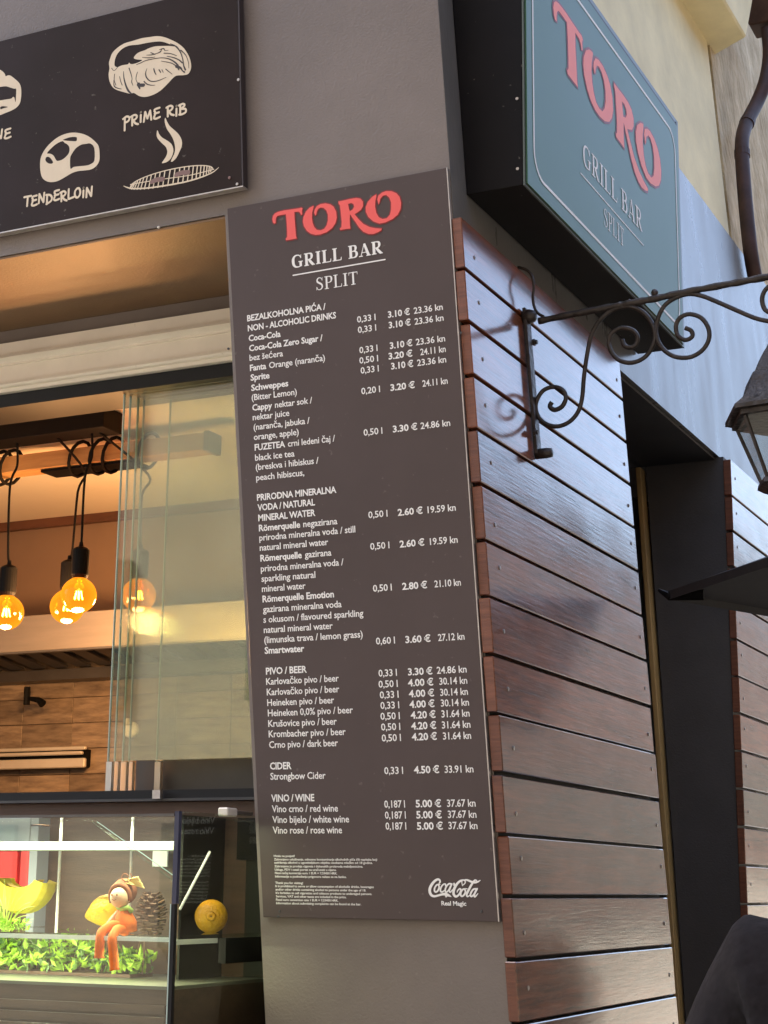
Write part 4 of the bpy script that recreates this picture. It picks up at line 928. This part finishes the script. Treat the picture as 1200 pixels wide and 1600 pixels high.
def loop(px):
    x = onY(px,715,BYm).x; P = []
    for i in range(14):
        g_ = 2*math.pi*i/14; P.append(Vector((x+.02*math.sin(g_), BYm+.04+.062*math.cos(g_), (zt1+zb1)/2+.062*math.sin(g_))))
    MB().tube(P, .0065, 6, closed=True).build('cord_loop', M_rope, be, smooth=True)
for px in (115, 147, 167, 222, 8, -8): loop(px)
def pendant(bx_, by_, ctop, lab, Y):
    c_ = onY(bx_, by_, Y); rb_ = .060
    t = thing('pendant_lamp', (c_.x, Y, c_.z-rb_), lab, 'pendant lamp', 'pendant lamps in the kitchen')
    prof = [(.001,-rb_)]+[(rb_*math.sin(R_(a)), -rb_*math.cos(R_(a))) for a in range(15,150,12)]+[(.024,rb_*.93),(.019,rb_*1.08),(.019,rb_*1.22)]
    MB().lathe(c_, prof, 28, cap=False).build('bulb', M_amber, t, smooth=True)
    MB().lathe((c_.x,Y,c_.z+rb_*1.15), [(.019,-.012),(.024,-.012),(.029,.0),(.029,.085),(.022,.092),(.008,.098),(.006,.112)], 20).build('socket', M_black, t, smooth=False)
    f_ = MB()
    for i in range(6):
        g_ = math.pi*2*i/6; a_ = Vector((math.cos(g_)*.008, math.sin(g_)*.008, .014)); b_ = Vector((math.cos(g_)*.015, math.sin(g_)*.015, -.014)); f_.tube([c_+a_, c_+b_], .0017, 5)
    f_.build('filament', M_fil, t)
    MB().lathe(c_, [(.004,.02),(.005,.055),(.012,.068)], 8).build('glass_stem', M_fil if False else M_edge, t)
    ct = onY(ctop, 720, Y)
    zc_ = 3.02
    P = [c_+Vector((0,0,rb_*1.15+.10)), Vector((lerp(c_.x,ct.x,.5), Y, lerp(c_.z,2.95,.5))), Vector((ct.x, Y, 2.95)), Vector((ct.x+.01, Y+.02, 3.03)), Vector((ct.x+.02, YP, 3.106))]
    MB().tube(cat_rom(P,5), .0045, 6).build('cord', M_rope, t, smooth=True)
    l = bpy.data.lights.new('pendant_glow', 'POINT'); l.energy = 8.5; l.color = (1,.52,.20); l.shadow_soft_size = .05
    lo = bpy.data.objects.new('pendant_glow', l); C.objects.link(lo); lo.parent = t; lo.location = (0,0,rb_-.085-.0)
pendant(123, 930, 134, 'lit amber globe pendant, the front one of the overlapping pair by the window panes', YP)
pendant(105, 948, 124, 'lit amber globe pendant half hidden behind the front one of the overlapping pair', YP+.16)
pendant(10, 957, 18, 'lit amber globe pendant on its own at the left edge of the photo', YP)
pendant(217, 930, 224, 'lit amber globe pendant glowing behind the stacked glass panes', YP+.3)

# ------------------------------------------------------------------ extractor hood, rack, spot, plate
HY = 1.75
hz0, hz1 = onY(100,1014,HY).z, onY(100,958,HY).z
hd = thing('extractor_hood', (-2.2, 2.05, hz0), 'wide stainless extractor hood on the tiled back wall, above the steel rack', 'extractor hood')
m = MB(); m.box8([(-3.9,HY,hz0),(-.70,HY,hz0),(-.70,HY+.02,hz0),(-3.9,HY+.02,hz0),(-3.9,HY,hz1),(-.70,HY,hz1),(-.70,HY+.02,hz1),(-3.9,HY+.02,hz1)]); m.build('front', M_steel, hd, bevel=.002)
one('lip', (-3.9,HY-.008,hz0-.008), (-.70,HY+.022,hz0-.001), M_dsteel, hd)
m = MB(); m.box8([(-3.9,HY+.021,hz1-.02),(-.70,HY+.021,hz1-.02),(-.70,BY-.006,hz1-.02),(-3.9,BY-.006,hz1-.02),(-3.9,HY+.021,hz1),(-.70,HY+.021,hz1),(-.70,BY-.006,hz1),(-3.9,BY-.006,hz1)]); m.build('top', M_steel, hd)
one('rear_gutter', (-3.9, BY-.10, hz0-.045), (-.70, BY-.006, hz0+.0), M_dsteel, hd)
for i in range(26):
    x_ = -3.8+i*.115
    m = MB(); m.slab([(x_,HY+.05,hz0+.08),(x_+.07,HY+.05,hz0+.08),(x_+.07,BY-.11,hz0+.005),(x_,BY-.11,hz0+.005)], (0,0,.008)); m.build('baffle', M_dsteel, hd)
rk = thing('steel_rack', (onY(60,1185,BY-.1).x, BY-.05, onY(60,1205,BY-.06).z), 'pale steel rails with rounded ends fixed to the wood-look tiles', 'wall rack')
for (pya, pyb) in ((1165.5,1171),(1173,1178.5),(1184,1199)):
    x_ = onY(134 if pya != 1173 else 129, 1180, BY-.06).x; one('rail', (-3.6, BY-.07, onY(134,pyb,BY-.07).z), (x_, BY-.05, onY(134,pya,BY-.07).z), M_steelp, rk, bevel=.004)
one('rack_back', (-3.6, BY-.045, onY(134,1197,BY-.05).z), (onY(134,1180,BY-.04).x, BY-.004, onY(134,1170,BY-.05).z), M_black, rk)
q_ = onY(42,1090,BY-.15); sp_ = thing('clip_spotlight', q_, 'small black clip-on spotlight under the rear edge of the hood', 'spotlight')
MB().tube([q_+Vector((0,0,.045)), q_+Vector((.0,0,-.03))], .014, 8).build('clamp', M_black, sp_)
MB().tube([q_+Vector((.01,0,-.005)), q_+Vector((.06,0,-.012)), q_+Vector((.085,.0,-.03))], [.008,.013,.018], 10).build('head', M_black, sp_)
q_ = onY(204,1140,BY-.02); wp = thing('round_wall_plate', q_, 'round white plate on the kitchen wall, seen through the stacked panes', 'wall plate')
MB().lathe(q_, [(.034,.012),(.034,-.004),(.029,-.010),(.010,-.012)], 24, 'Y').build('plate', M_white, wp, smooth=False)
one('clip', (q_.x-.006, q_.y-.03, q_.z+.02), (q_.x+.0, q_.y-.012, q_.z+.045), M_white, wp)

# ------------------------------------------------------------------ glass display case on the counter
XC_, YF = -.605, -.305
zT, zS = 1.757, 1.482
dc = thing('display_case', (-1.4, .1, .9), 'glass display case standing out from the serving window, with fruit inside', 'display case')
one('front_glass', (-2.6, YF, 1.02), (XC_-.008, YF+.006, zT-.006), M_case, dc)
s_ = MB(); s_.slab([(XC_-.003,YF+.012,1.02),(XC_-.003,.50,1.02),(XC_-.003,.50,1.772),(XC_-.003,YF+.012,1.764)], (.006,0,0)); s_.build('side_glass', M_caseS, dc)
one('glass_top', (-2.6, YF, zT-.0055), (XC_-.008, YF+.40, zT), M_case, dc)
one('top_trim', (-2.6, YF-.003, zT-.004), (XC_-.008, YF-.0005, zT+.002), M_dsteel, dc)
one('corner_edge', (XC_-.0075, YF-.001, 1.56), (XC_+.004, YF+.011, 1.764), M_blue, dc)
one('corner_edge', (XC_-.0075, YF-.001, 1.02), (XC_+.001, YF+.011, 1.5595), M_rail, dc)
one('corner_bead', (XC_-.0105, YF-.002, 1.02), (XC_-.0078, YF+.001, 1.5595), M_edge, dc)
sh = one('glass_shelf', (-2.6, YF+.02, zS), (XC_-.012, .16, zS+.008), M_case, dc)
one('shelf_edge', (-2.6, YF+.0165, zS-.006), (XC_-.012, YF+.0198, zS+.004), M_shelf, sh)
one('shelf_side_edge', (XC_-.0115, YF+.0165, zS-.012), (XC_-.009, -.10, zS-.001), M_shelf, sh)
one('shelf_bracket', (XC_-.03, -.06, zS-.06), (XC_-.010, .16, zS-.002), M_black, sh)
LX = onY(272,1320,YF+.11).x
one('led_strip', (-2.6, YF+.11, onY(100,1328,YF+.11).z), (LX, YF+.116, onY(100,1316,YF+.11).z), M_led, dc)
one('led_housing', (-2.6, YF+.1165, onY(100,1329,YF+.11).z), (LX, YF+.14, onY(100,1315,YF+.11).z), M_greyb, dc)
for x_ in (-1.9, -1.35, -.9):  # added area lights without a visible lamp, to brighten the case contents
    l = bpy.data.lights.new('added_case_light', 'AREA'); l.shape = 'RECTANGLE'; l.size = .5; l.size_y = .02; l.energy = 1.3; l.color = (1,.95,.70)
    lo = bpy.data.objects.new('added_case_light', l); C.objects.link(lo); lo.parent = dc; lo.location = Vector((x_, YF+.085, 1.7495))-ORG[dc.name]
for x_ in (-1.9, -1.35, -.9):  # more added area lights under the shelf edge, to brighten the foliage
    l = bpy.data.lights.new('added_shelf_light', 'AREA'); l.shape = 'RECTANGLE'; l.size = .5; l.size_y = .02; l.energy = .7; l.color = (1,.97,.66)
    lo = bpy.data.objects.new('added_shelf_light', l); C.objects.link(lo); lo.parent = dc; lo.location = Vector((x_, YF+.045, zS-.004))-ORG[dc.name]; lo.rotation_euler = (R_(28),0,0)
for px in (93, 205):
    a = onY(px,1290,YF+.16); b = onY(px-3,1462,YF+.16)
    one('upright', ((a.x+b.x)/2-.0025, YF+.158, zS+.0085), ((a.x+b.x)/2+.0025, YF+.163, zT-.006), M_shelf, dc)
one('back_panel', (-2.6, .17, 1.02), (-.70, .18, zT+.0), M_bwood, dc)
one('black_header', (-.72, .155, 1.665), (XC_-.012, .166, 1.768), M_black, dc)
one('inner_panel', (-.699, .168, 1.02), (XC_-.006, .178, 1.768), mat('olive_panel', (.012,.013,.008,1), .6, var=.3, nscale=3, spec=.3), dc)
one('added_dark_panel', (-.768, -.03, 1.02), (-.762, .1665, 1.768), bpy.data.materials['olive_panel'], dc)  # added dark panel, hides the lit back so the side glass looks dark
one('wood_base', (-2.6, YF+.03, .95), (XC_-.02, .16, 1.372), M_bwood, dc)
for i, (zc_, ) in enumerate(((1.34,),(1.315,),(1.29,),(1.265,),(1.24,))):
    one('base_slat', (-2.6, YF+.022, zc_-.022), (XC_-.03, YF+.0295, zc_-.002), M_bwood, dc, bevel=.001)
d1, d2 = onY(145,1284,YF+.05), onX(270,1376,XC_-.02)
MB().tube([d1, d2], .0020, 6).build('brace', M_case, dc); MB().tube([d1+Vector((.012,0,0)), d2+Vector((0,0,.012))], .0012, 4).build('brace_edge', M_edge, dc)
d1, d2 = onX(328,1331,XC_-.006), onX(281,1421,XC_-.006); MB().tube([d1,d2], .0032, 5).build('brace', M_shelf, dc)
h1 = onX(362,1268,XC_+.006)
hg = one('hinge', (XC_-.012, h1.y-.035, h1.z-.012), (XC_+.016, h1.y+.012, h1.z+.008), M_steelp, dc, bevel=.003)
one('hinge_pin', (XC_-.006, h1.y+.0125, h1.z-.006), (XC_+.008, h1.y+.10, h1.z+.004), M_dsteel, dc, bevel=.002)
for a_, b_ in ((1284,1302),(1308,1318)):
    q1, q2 = onX(404,a_,XC_+.004), onX(404,b_,XC_+.004); one('clip', (XC_+.004, min(q1.y,.47)-.006, q2.z), (XC_+.012, min(q1.y,.47), q1.z), M_steelp, dc)

# fruit and figures
def lemon_shape(c, r, tip, axis, mt, parent, name='skin'):
    mb = MB(); n = 24; ax_ = Vector(axis).normalized(); u = ax_.orthogonal().normalized(); v = ax_.cross(u)
    ts = [i/20 for i in range(21)]; rings = []
    for t_ in ts:
        g_ = math.pi*t_; h_ = -math.cos(g_); rad = math.sin(g_)**.92
        L_ = r*1.0; ext = 1+tip*(abs(h_)**8); rings.append([Vector(c)+ax_*(h_*L_*ext)+(u*math.cos(2*math.pi*k/n)+v*math.sin(2*math.pi*k/n))*rad*r*(1 if tip == 0 else .80)*(1-.25*tip*abs(h_)**6) for k in range(n)])
    b = len(mb.v)
    for rg in rings: mb.v += rg
    for i in range(20):
        for k in range(n): l = (k+1)%n; mb.f.append((b+i*n+k,b+i*n+l,b+(i+1)*n+l,b+(i+1)*n+k))
    return mb.build(name, mt, parent, smooth=True)
c_ = onX(330,1430,-.70); rr0 = .040
c_.z = zS+.0085+rr0*.93
t = thing('lemon', (c_.x, c_.y, zS+.009), 'ripe round lemon seen end-on behind the side glass of the display case', 'lemon')
tov = (CAM-c_).normalized()
lemon_shape(c_, rr0, .0, tov, M_lemon2, t)
q_ = c_+tov*(rr0-.0005); nv = MB().lathe((0,0,0), [(.012,-.002),(.009,.0015),(.0045,.0035),(.003,.0015),(.001,.001)], 12).build('navel', M_lemon2, t, smooth=True); nv.location = q_-ORG[t.name]; nv.rotation_euler = tov.to_track_quat('Z','Y').to_euler()
nv = MB().lathe((0,0,0), [(.0026,-.001),(.0022,.0028)], 8).build('stem_scar', M_cone, t); nv.location = q_-ORG[t.name]; nv.rotation_euler = tov.to_track_quat('Z','Y').to_euler()
yI = YF+.19
c_ = onY(167,1422,yI)
t = thing('lemon', (c_.x, c_.y, c_.z-.03), 'yellow lemon with its pointed tip to the left, behind the felt doll', 'lemon')
lemon_shape(c_, .046, .38, (-.92,0,-.25), M_lemon, t)
# melon slice
mc_ = onY(38,1372,yI-.02); t = thing('melon_slice', (mc_.x, mc_.y, zS+.01), 'bright yellow melon wedge lying behind the grass tuft', 'melon slice')
m = MB(); mf = MB(); R1 = .088
P = []
for i in range(13):
    g_ = R_(-8-172*i/12); P.append((math.cos(g_), math.sin(g_)))
for (a, b) in zip(P[:-1], P[1:]):
    for w0, w1 in ((-.03,-.015),(-.015,.015),(.015,.03)):
        k0 = 1-.10*abs(w0/.03)**2; k1_ = 1-.10*abs(w1/.03)**2
        m.face((mc_.x+a[0]*R1*k0,mc_.y+w0,mc_.z+a[1]*R1*k0),(mc_.x+b[0]*R1*k0,mc_.y+w0,mc_.z+b[1]*R1*k0),(mc_.x+b[0]*R1*k1_,mc_.y+w1,mc_.z+b[1]*R1*k1_),(mc_.x+a[0]*R1*k1_,mc_.y+w1,mc_.z+a[1]*R1*k1_))
    for w_ in (-.03,.03):
        k0 = .90; q0 = .46
        mf.face((mc_.x+a[0]*R1*k0,mc_.y+w_,mc_.z+a[1]*R1*k0),(mc_.x+b[0]*R1*k0,mc_.y+w_,mc_.z+b[1]*R1*k0),(mc_.x+b[0]*R1*.60,mc_.y+w_,mc_.z+b[1]*R1*.27),(mc_.x+a[0]*R1*.60,mc_.y+w_,mc_.z+a[1]*R1*.27))
    mf.face((mc_.x+a[0]*R1*.60,mc_.y-.012,mc_.z+a[1]*R1*.27),(mc_.x+b[0]*R1*.60,mc_.y-.012,mc_.z+b[1]*R1*.27),(mc_.x+b[0]*R1*.60,mc_.y+.012,mc_.z+b[1]*R1*.27),(mc_.x+a[0]*R1*.60,mc_.y+.012,mc_.z+a[1]*R1*.27))
m.build('rind', M_melon, t, smooth=False); mf.build('flesh', M_melonf, t)
# grass tuft
gc = onY(8,1455,YF+.10); t = thing('grass_tuft', (gc.x, gc.y, zS+.01), 'pale yellow-green ornamental grass tuft in front of the melon wedge', 'plant')
for i in range(26):
    a_ = random.uniform(-.9,1.0); L_ = random.uniform(.05,.125); P = []
    for k in range(6):
        u_ = k/5; P.append(Vector((gc.x+a_*.07*u_+ (a_*.03*u_*u_), gc.y+random.uniform(-.002,.002)+.01*math.sin(i), zS+.01+L_*(u_-.45*abs(a_)*u_*u_*u_))))
    MB().tube(P, [.0028*(1-.8*k/5) for k in range(6)], 4).build('blade', M_grassy, t)
m = MB()
for i in range(150):
    p = Vector((gc.x+random.uniform(-.05,.085), gc.y-.02+random.uniform(-.02,.02), zS+.012+random.uniform(0,.024)))
    d_ = Vector((random.uniform(-1,1),random.uniform(-1,1),random.uniform(-.3,1))).normalized()*.009; e_ = d_.cross(Vector((.3,.5,.8))).normalized()*.003
    m.face(p-d_, p+e_, p+d_, p-e_)
m.build('moss', M_leafA, t, fix=False, kind='stuff')
# doll
dcx = onY(190,1440,YF+.10); YD = YF+.10
def dd(px, py, y=YD): return onY(px, py, y)
t = thing('felt_doll', (dcx.x, YD, zS), 'felt doll with brown hair and long orange legs sitting on the shelf edge', 'doll')
hc = dd(191,1401); MB().lathe((hc.x,YD-.008,hc.z-.002), [(.0,-.024)]+[(.024*math.sin(R_(a)), -.024*math.cos(R_(a))) for a in range(15,180,15)]+[(0,.024)], 20, cap=False).build('head', M_face, t, smooth=True)
m = MB(); hh = dd(189,1396)
m.lathe((hh.x-.002,YD+.017,hh.z+.005), [(.0,-.030)]+[(.030*math.sin(R_(a)), -.030*math.cos(R_(a))) for a in range(15,180,15)]+[(0,.030)], 20, cap=False)
fr2 = [(hc.x-.025,YD-.004,hc.z-.014),(hc.x-.028,YD-.006,hc.z+.006),(hc.x-.016,YD-.010,hc.z+.022),(hc.x+.004,YD-.010,hc.z+.026),(hc.x+.021,YD-.008,hc.z+.014),(hc.x+.025,YD-.004,hc.z-.008)]
m.tube(cat_rom(fr2,4), .0065, 8); m.build('hair', M_hair, t, smooth=True)
eye = MB()
for s_ in (-.008,.006): eye.lathe((hc.x+s_,YD-.031,hc.z+.004), [(.0022,-.001),(.0022,.002)], 8, 'Y')
eye.tube([Vector((hc.x-.007,YD-.0315,hc.z-.006)),Vector((hc.x-.001,YD-.0322,hc.z-.009)),Vector((hc.x+.005,YD-.0315,hc.z-.006))], .0006, 5); eye.build('face_marks', M_hair, t)
bt, bb = dd(193,1421), dd(197,1457)
MB().tube([bt+Vector((0,0,.004)), bt.lerp(bb,.25), bt.lerp(bb,.6), bb+Vector((0,0,.0))], [.012,.020,.028,.026], 14).build('body', M_orange, t, smooth=True)
MB().tube([dd(184,1416), dd(190,1421,YD-.012), dd(200,1418,YD-.01), dd(206,1424)], .006, 8).build('scarf', M_green, t, smooth=True)
MB().tube(cat_rom([dd(186,1425), dd(175,1438,YD-.014), dd(166,1449,YD-.022), dd(158,1452,YD-.026)],3), [.008]*7+[.008,.007,.006], 8).build('arm', M_face, t, smooth=True)
for i, P in enumerate(([dd(188,1452), dd(178,1445,YD-.04), dd(160,1456,YD-.075), dd(156,1475,YD-.085), dd(155,1497,YD-.085)], [dd(196,1456), dd(184,1452,YD-.05), dd(176,1466,YD-.085), dd(177,1490,YD-.09), dd(179,1516,YD-.09)])):
    MB().tube(cat_rom(P,4), [.011]*15+[.0105,.012], 10).build('leg', M_orange, t, smooth=True)
for i in range(9):
    P = [dd(188+i*1.4,1378+i*.3), dd(200+i*1.6,1374+i*1.2,YD+.005), dd(216+i*1.2,1370+i*2.2,YD+.002)]
    MB().tube(P, .0014, 4).build('straw', M_straw, t)
MB().tube(cat_rom([dd(197,1378),dd(190,1372),dd(194,1365),dd(201,1369),dd(198,1378),dd(206,1372),dd(203,1364)],4), .0011, 5).build('wire_bow', M_hair, t)
# pine cone
pc = dd(236,1428,YF+.16); t = thing('pine_cone', (pc.x, pc.y, zS+.01), 'brown pine cone with open scales right of the felt doll', 'pine cone')
MB().lathe((pc.x,pc.y,pc.z-.045), [(.004,0),(.018,.015),(.022,.04),(.016,.07),(.003,.09)], 12).build('core', M_cone, t, smooth=True)
sc0 = None
for i in range(78):
    u_ = i/78; z_ = -.045+.088*u_; rad = .012+.020*math.sin(math.pi*(.12+.8*u_)); g_ = i*2.39996
    d_ = Vector((math.cos(g_), math.sin(g_), -.15+.9*u_)); d_.normalize(); s_ = Vector((-math.sin(g_), math.cos(g_), 0)); c_ = Vector((pc.x,pc.y,pc.z+z_))+Vector((math.cos(g_),math.sin(g_),0))*rad*.5
    m = MB(); n_ = d_.cross(s_)
    m.slab([c_-s_*.004, c_+s_*.004, c_+d_*rad*.75+s_*.0075, c_+d_*rad*.75-s_*.0075], n_*.0028); m.build('scale', M_cone, t, bevel=.0006)
# boxwood foliage built low in the case, for planters mirrored in its front glass
def hedge(name, lab, x0, x1, yc_, z0, z1, n, parent=None):
    t = thing(name, ((x0+x1)/2, yc_, z0), lab, 'plant')
    for mt, cnt, sc_ in ((M_leafA, n, 1.0), (M_leafB, int(n*.7), .9)):
        m = MB()
        for i in range(cnt):
            u_ = random.random(); x = lerp(x0,x1,u_); top = z0+(z1-z0)*(.72+.28*math.sin(u_*23+1.3)*math.sin(u_*9))
            if x > x1-.03: top = z0+(top-z0)*.8
            z = lerp(z0, top, random.random()**.7); y = yc_+random.uniform(-.06,.045)
            p = Vector((x,y,z)); d_ = Vector((random.uniform(-1,1),random.uniform(-1,.5),random.uniform(-.4,1))).normalized()*random.uniform(.012,.019)*sc_
            e_ = d_.cross(Vector((random.uniform(-1,1),-1,random.uniform(-1,1)))).normalized()*random.uniform(.0045,.0075)
            up_ = d_.cross(e_).normalized()*.0015
            m.face(p-d_, p-d_*.2+e_+up_, p+d_, p-d_*.2-e_+up_)
        m.build('leaves', mt, t, fix=False, kind='stuff')
    m = MB()
    for i in range(60):
        x = random.uniform(x0,x1); m.tube([(x,yc_+random.uniform(-.03,.03),z0),(x+random.uniform(-.02,.02),yc_+random.uniform(-.04,.04),z0+(z1-z0)*.8)], .0015, 4)
    m.build('stems', M_cone, t, kind='stuff')
    return t
hy = .02
one('ledge', (-2.6, YF+.020, 1.3725), (XC_-.020, .1655, 1.3795), mat('grey_green_ledge', (.13,.125,.095,1), .3, var=.25, nscale=3, stretch=(.5,3,1)), dc)
hedge('mirrored_boxwood', 'low green boxwood foliage under the glass shelf, standing in for planters mirrored in the case glass', -2.2, onY(228,1500,hy).x, hy, 1.388, onY(150,1452,hy).z, 1500)
one('planter_box', (-2.2, hy-.05, 1.380), (onY(222,1500,hy).x, hy+.05, 1.3875), M_bwood).update_tag()
po = bpy.data.objects['planter_box']; tag(po, 'shallow dark wooden tray that the boxwood foliage grows from', 'tray')
# red and grey shapes, built in place of a sign mirrored in the case glass
q_ = onY(18,1360,.12); t = thing('sign_reflection', (q_.x, .12, zS+.01), 'red and grey shapes at the left end of the glass case, standing in for a mirrored sign', 'block')
one('red_block', (q_.x-.12,.10,onY(20,1392,.12).z), (onY(33,1360,.12).x,.15,onY(20,1330,.12).z), M_redb, t, bevel=.002)
one('red_block', (onY(38,1360,.12).x,.10,onY(20,1392,.12).z), (onY(51,1360,.12).x,.15,onY(20,1330,.12).z), M_redb, t, bevel=.002)
one('grey_top', (q_.x-.12,.10,onY(20,1328,.12).z), (onY(51,1360,.12).x,.15,onY(20,1288,.12).z), M_greyb, t, bevel=.002)
one('pale_post', (onY(52,1360,.12).x,.10,zS+.009), (onY(64,1360,.12).x,.15,zT-.008), M_greyb, t)
q_ = onY(251,1341,.14); w0 = one('price_card', (onY(240,1341,.14).x,.135,onY(251,1354,.14).z), (onY(263,1341,.14).x,.14,onY(251,1329,.14).z), M_shelf); tag(w0, 'small white blank card at the right end of the case, above the pine cone', 'card')

# ------------------------------------------------------------------ person at the lower right, back to the camera
def person(bx, by, scale, lab):
    t = thing('person', (bx, by, 0), lab, 'person'); t.scale = (scale,)*3
    def skin(verts, edges, rad, name, mt, root=0, sub=2):
        me = bpy.data.meshes.new(name); me.from_pydata([tuple(Vector(v)) for v in verts], edges, []); o = bpy.data.objects.new(name, me); C.objects.link(o)
        sk = o.modifiers.new('s','SKIN'); sk.use_smooth_shade = True
        for i, r in enumerate(rad): me.skin_vertices[0].data[i].radius = r if isinstance(r, tuple) else (r, r)
        me.skin_vertices[0].data[root].use_root = True
        ss = o.modifiers.new('u','SUBSURF'); ss.levels = sub; ss.render_levels = sub
        e_ = bpy.data.meshes.new_from_object(o.evaluated_get(bpy.context.evaluated_depsgraph_get()))
        bpy.data.objects.remove(o); e_.materials.append(mt); e_.polygons.foreach_set('use_smooth', [True]*len(e_.polygons))
        n_ = bpy.data.objects.new(name, e_); C.objects.link(n_); n_.parent = t; n_.location = (0,0,0); ORG[n_.name] = Vector((bx,by,0)); return n_
    V = [(0,0,.95),(0,0,1.10),(0,0,1.28),(0,.0,1.42),(0,-.0,1.50),(0,.01,1.56)]       # pelvis..neck
    E = [(0,1),(1,2),(2,3),(3,4),(4,5)]; Rr = [(.155,.11),(.145,.10),(.17,.115),(.13,.09),(.06,.055),(.055,.055)]
    for s in (-1,1):
        b = len(V); V += [(s*.155,0,1.435),(s*.215,.01,1.30),(s*.235,.0,1.14),(s*.235,.06,1.0),(s*.23,.12,.90)]; E += [(3,b),(b,b+1),(b+1,b+2),(b+2,b+3),(b+3,b+4)]; Rr += [.060,.052,.043,.038,.026]
        b = len(V); V += [(s*.095,0,.84),(s*.11,.01,.50),(s*.115,-.01,.12),(s*.12,.0,.05),(s*.125,.14,.035)]; E += [(0,b),(b,b+1),(b+1,b+2),(b+2,b+3),(b+3,b+4)]; Rr += [.092,.062,.045,.045,.035]
    skin(V, E, Rr, 'body', M_skin)
    # head, one continuous surface
    m = MB(); hp = [(.0,-.118),(.045,-.112),(.062,-.085),(.072,-.04),(.078,.0),(.080,.04),(.072,.08),(.045,.11),(.0,.12)]
    m.lathe((bx,by+.01,1.68), hp, 20, cap=False)
    hd_ = m.build('head', M_skin, t, smooth=True)
    m = MB(); m.lathe((bx,by-.006,1.70), [(.078,-.05),(.086,.0),(.086,.045),(.076,.085),(.045,.115),(.0,.126)], 20, cap=False); m.build('hair', M_hairp, t, smooth=True)
    m = MB(); m.tube([(bx,by+.085,1.70),(bx,by+.105,1.665),(bx,by+.088,1.655)], [.008,.013,.009], 8); m.build('nose', M_skin, t, smooth=True)
    for s in (-1,1):
        MB().lathe((bx+s*.081,by+.01,1.675), [(.0,-.012),(.018,-.004),(.020,.004),(.0,.010)], 10, 'X').build('ear', M_skin, t, smooth=True)
        MB().lathe((bx+s*.03,by+.078,1.69), [(.0,-.008),(.009,0),(.0,.009)], 10, 'Y').build('eye', M_white, t, smooth=True)
        for k in range(5):
            px_ = bx+s*.23+(k-2)*.014*(1 if k else .9); P = [(px_,by+.13,.88),(px_,by+.145,.845),(px_,by+.15,.805+(.012 if k in (0,4) else 0))]
            MB().tube(P, [.009,.008,.006], 6).build('finger', M_skin, t, smooth=True)
    # T-shirt: a second, looser skin over trunk and upper arms
    V = [(0,0,.88),(0,0,1.05),(0,0,1.25),(0,0,1.40),(0,0,1.475)]; E = [(0,1),(1,2),(2,3),(3,4)]; Rr = [(.185,.135),(.178,.13),(.20,.14),(.175,.125),(.095,.085)]
    for s in (-1,1):
        b = len(V); V += [(s*.155,0,1.43),(s*.222,.01,1.33),(s*.245,.01,1.20)]; E += [(3,b),(b,b+1),(b+1,b+2)]; Rr += [.108,.088,.080]
    skin(V, E, Rr, 'shirt', M_shirt)
    for s in (-1,1):
        P = [Vector((bx+s*(.168+.02*math.cos(R_(a))*0)+s*.028*math.cos(R_(a))*-.2, by+.108*math.cos(R_(a)), 1.415+.108*math.sin(R_(a)))) for a in range(0,360,20)]
    V = [(0,0,.98),(0,0,.90)]; E = [(0,1)]; Rr = [(.16,.12),(.155,.12)]
    for s in (-1,1):
        b = len(V); V += [(s*.098,0,.80),(s*.112,.01,.50),(s*.118,-.01,.10)]; E += [(1,b),(b,b+1),(b+1,b+2)]; Rr += [.105,.078,.068]
    skin(V, E, Rr, 'trousers', M_jean)
    for s in (-1,1):
        m = MB(); m.tube([(bx+s*.118,by-.07,.05),(bx+s*.118,by+.0,.055),(bx+s*.122,by+.10,.045),(bx+s*.125,by+.19,.035)], [.042,.052,.047,.030], 10); m.build('shoe', M_shoe, t, smooth=True)
    return t
sh_ = onY(1215,1428,-1.0)
person(sh_.x+.148, -1.0, 1.032, 'person in a dark charcoal T-shirt, only the shoulder inside the lower right corner')
person(.93, 2.02, 1.02, 'person in dark clothes beyond the right edge, mirrored dark in the lowest planks')
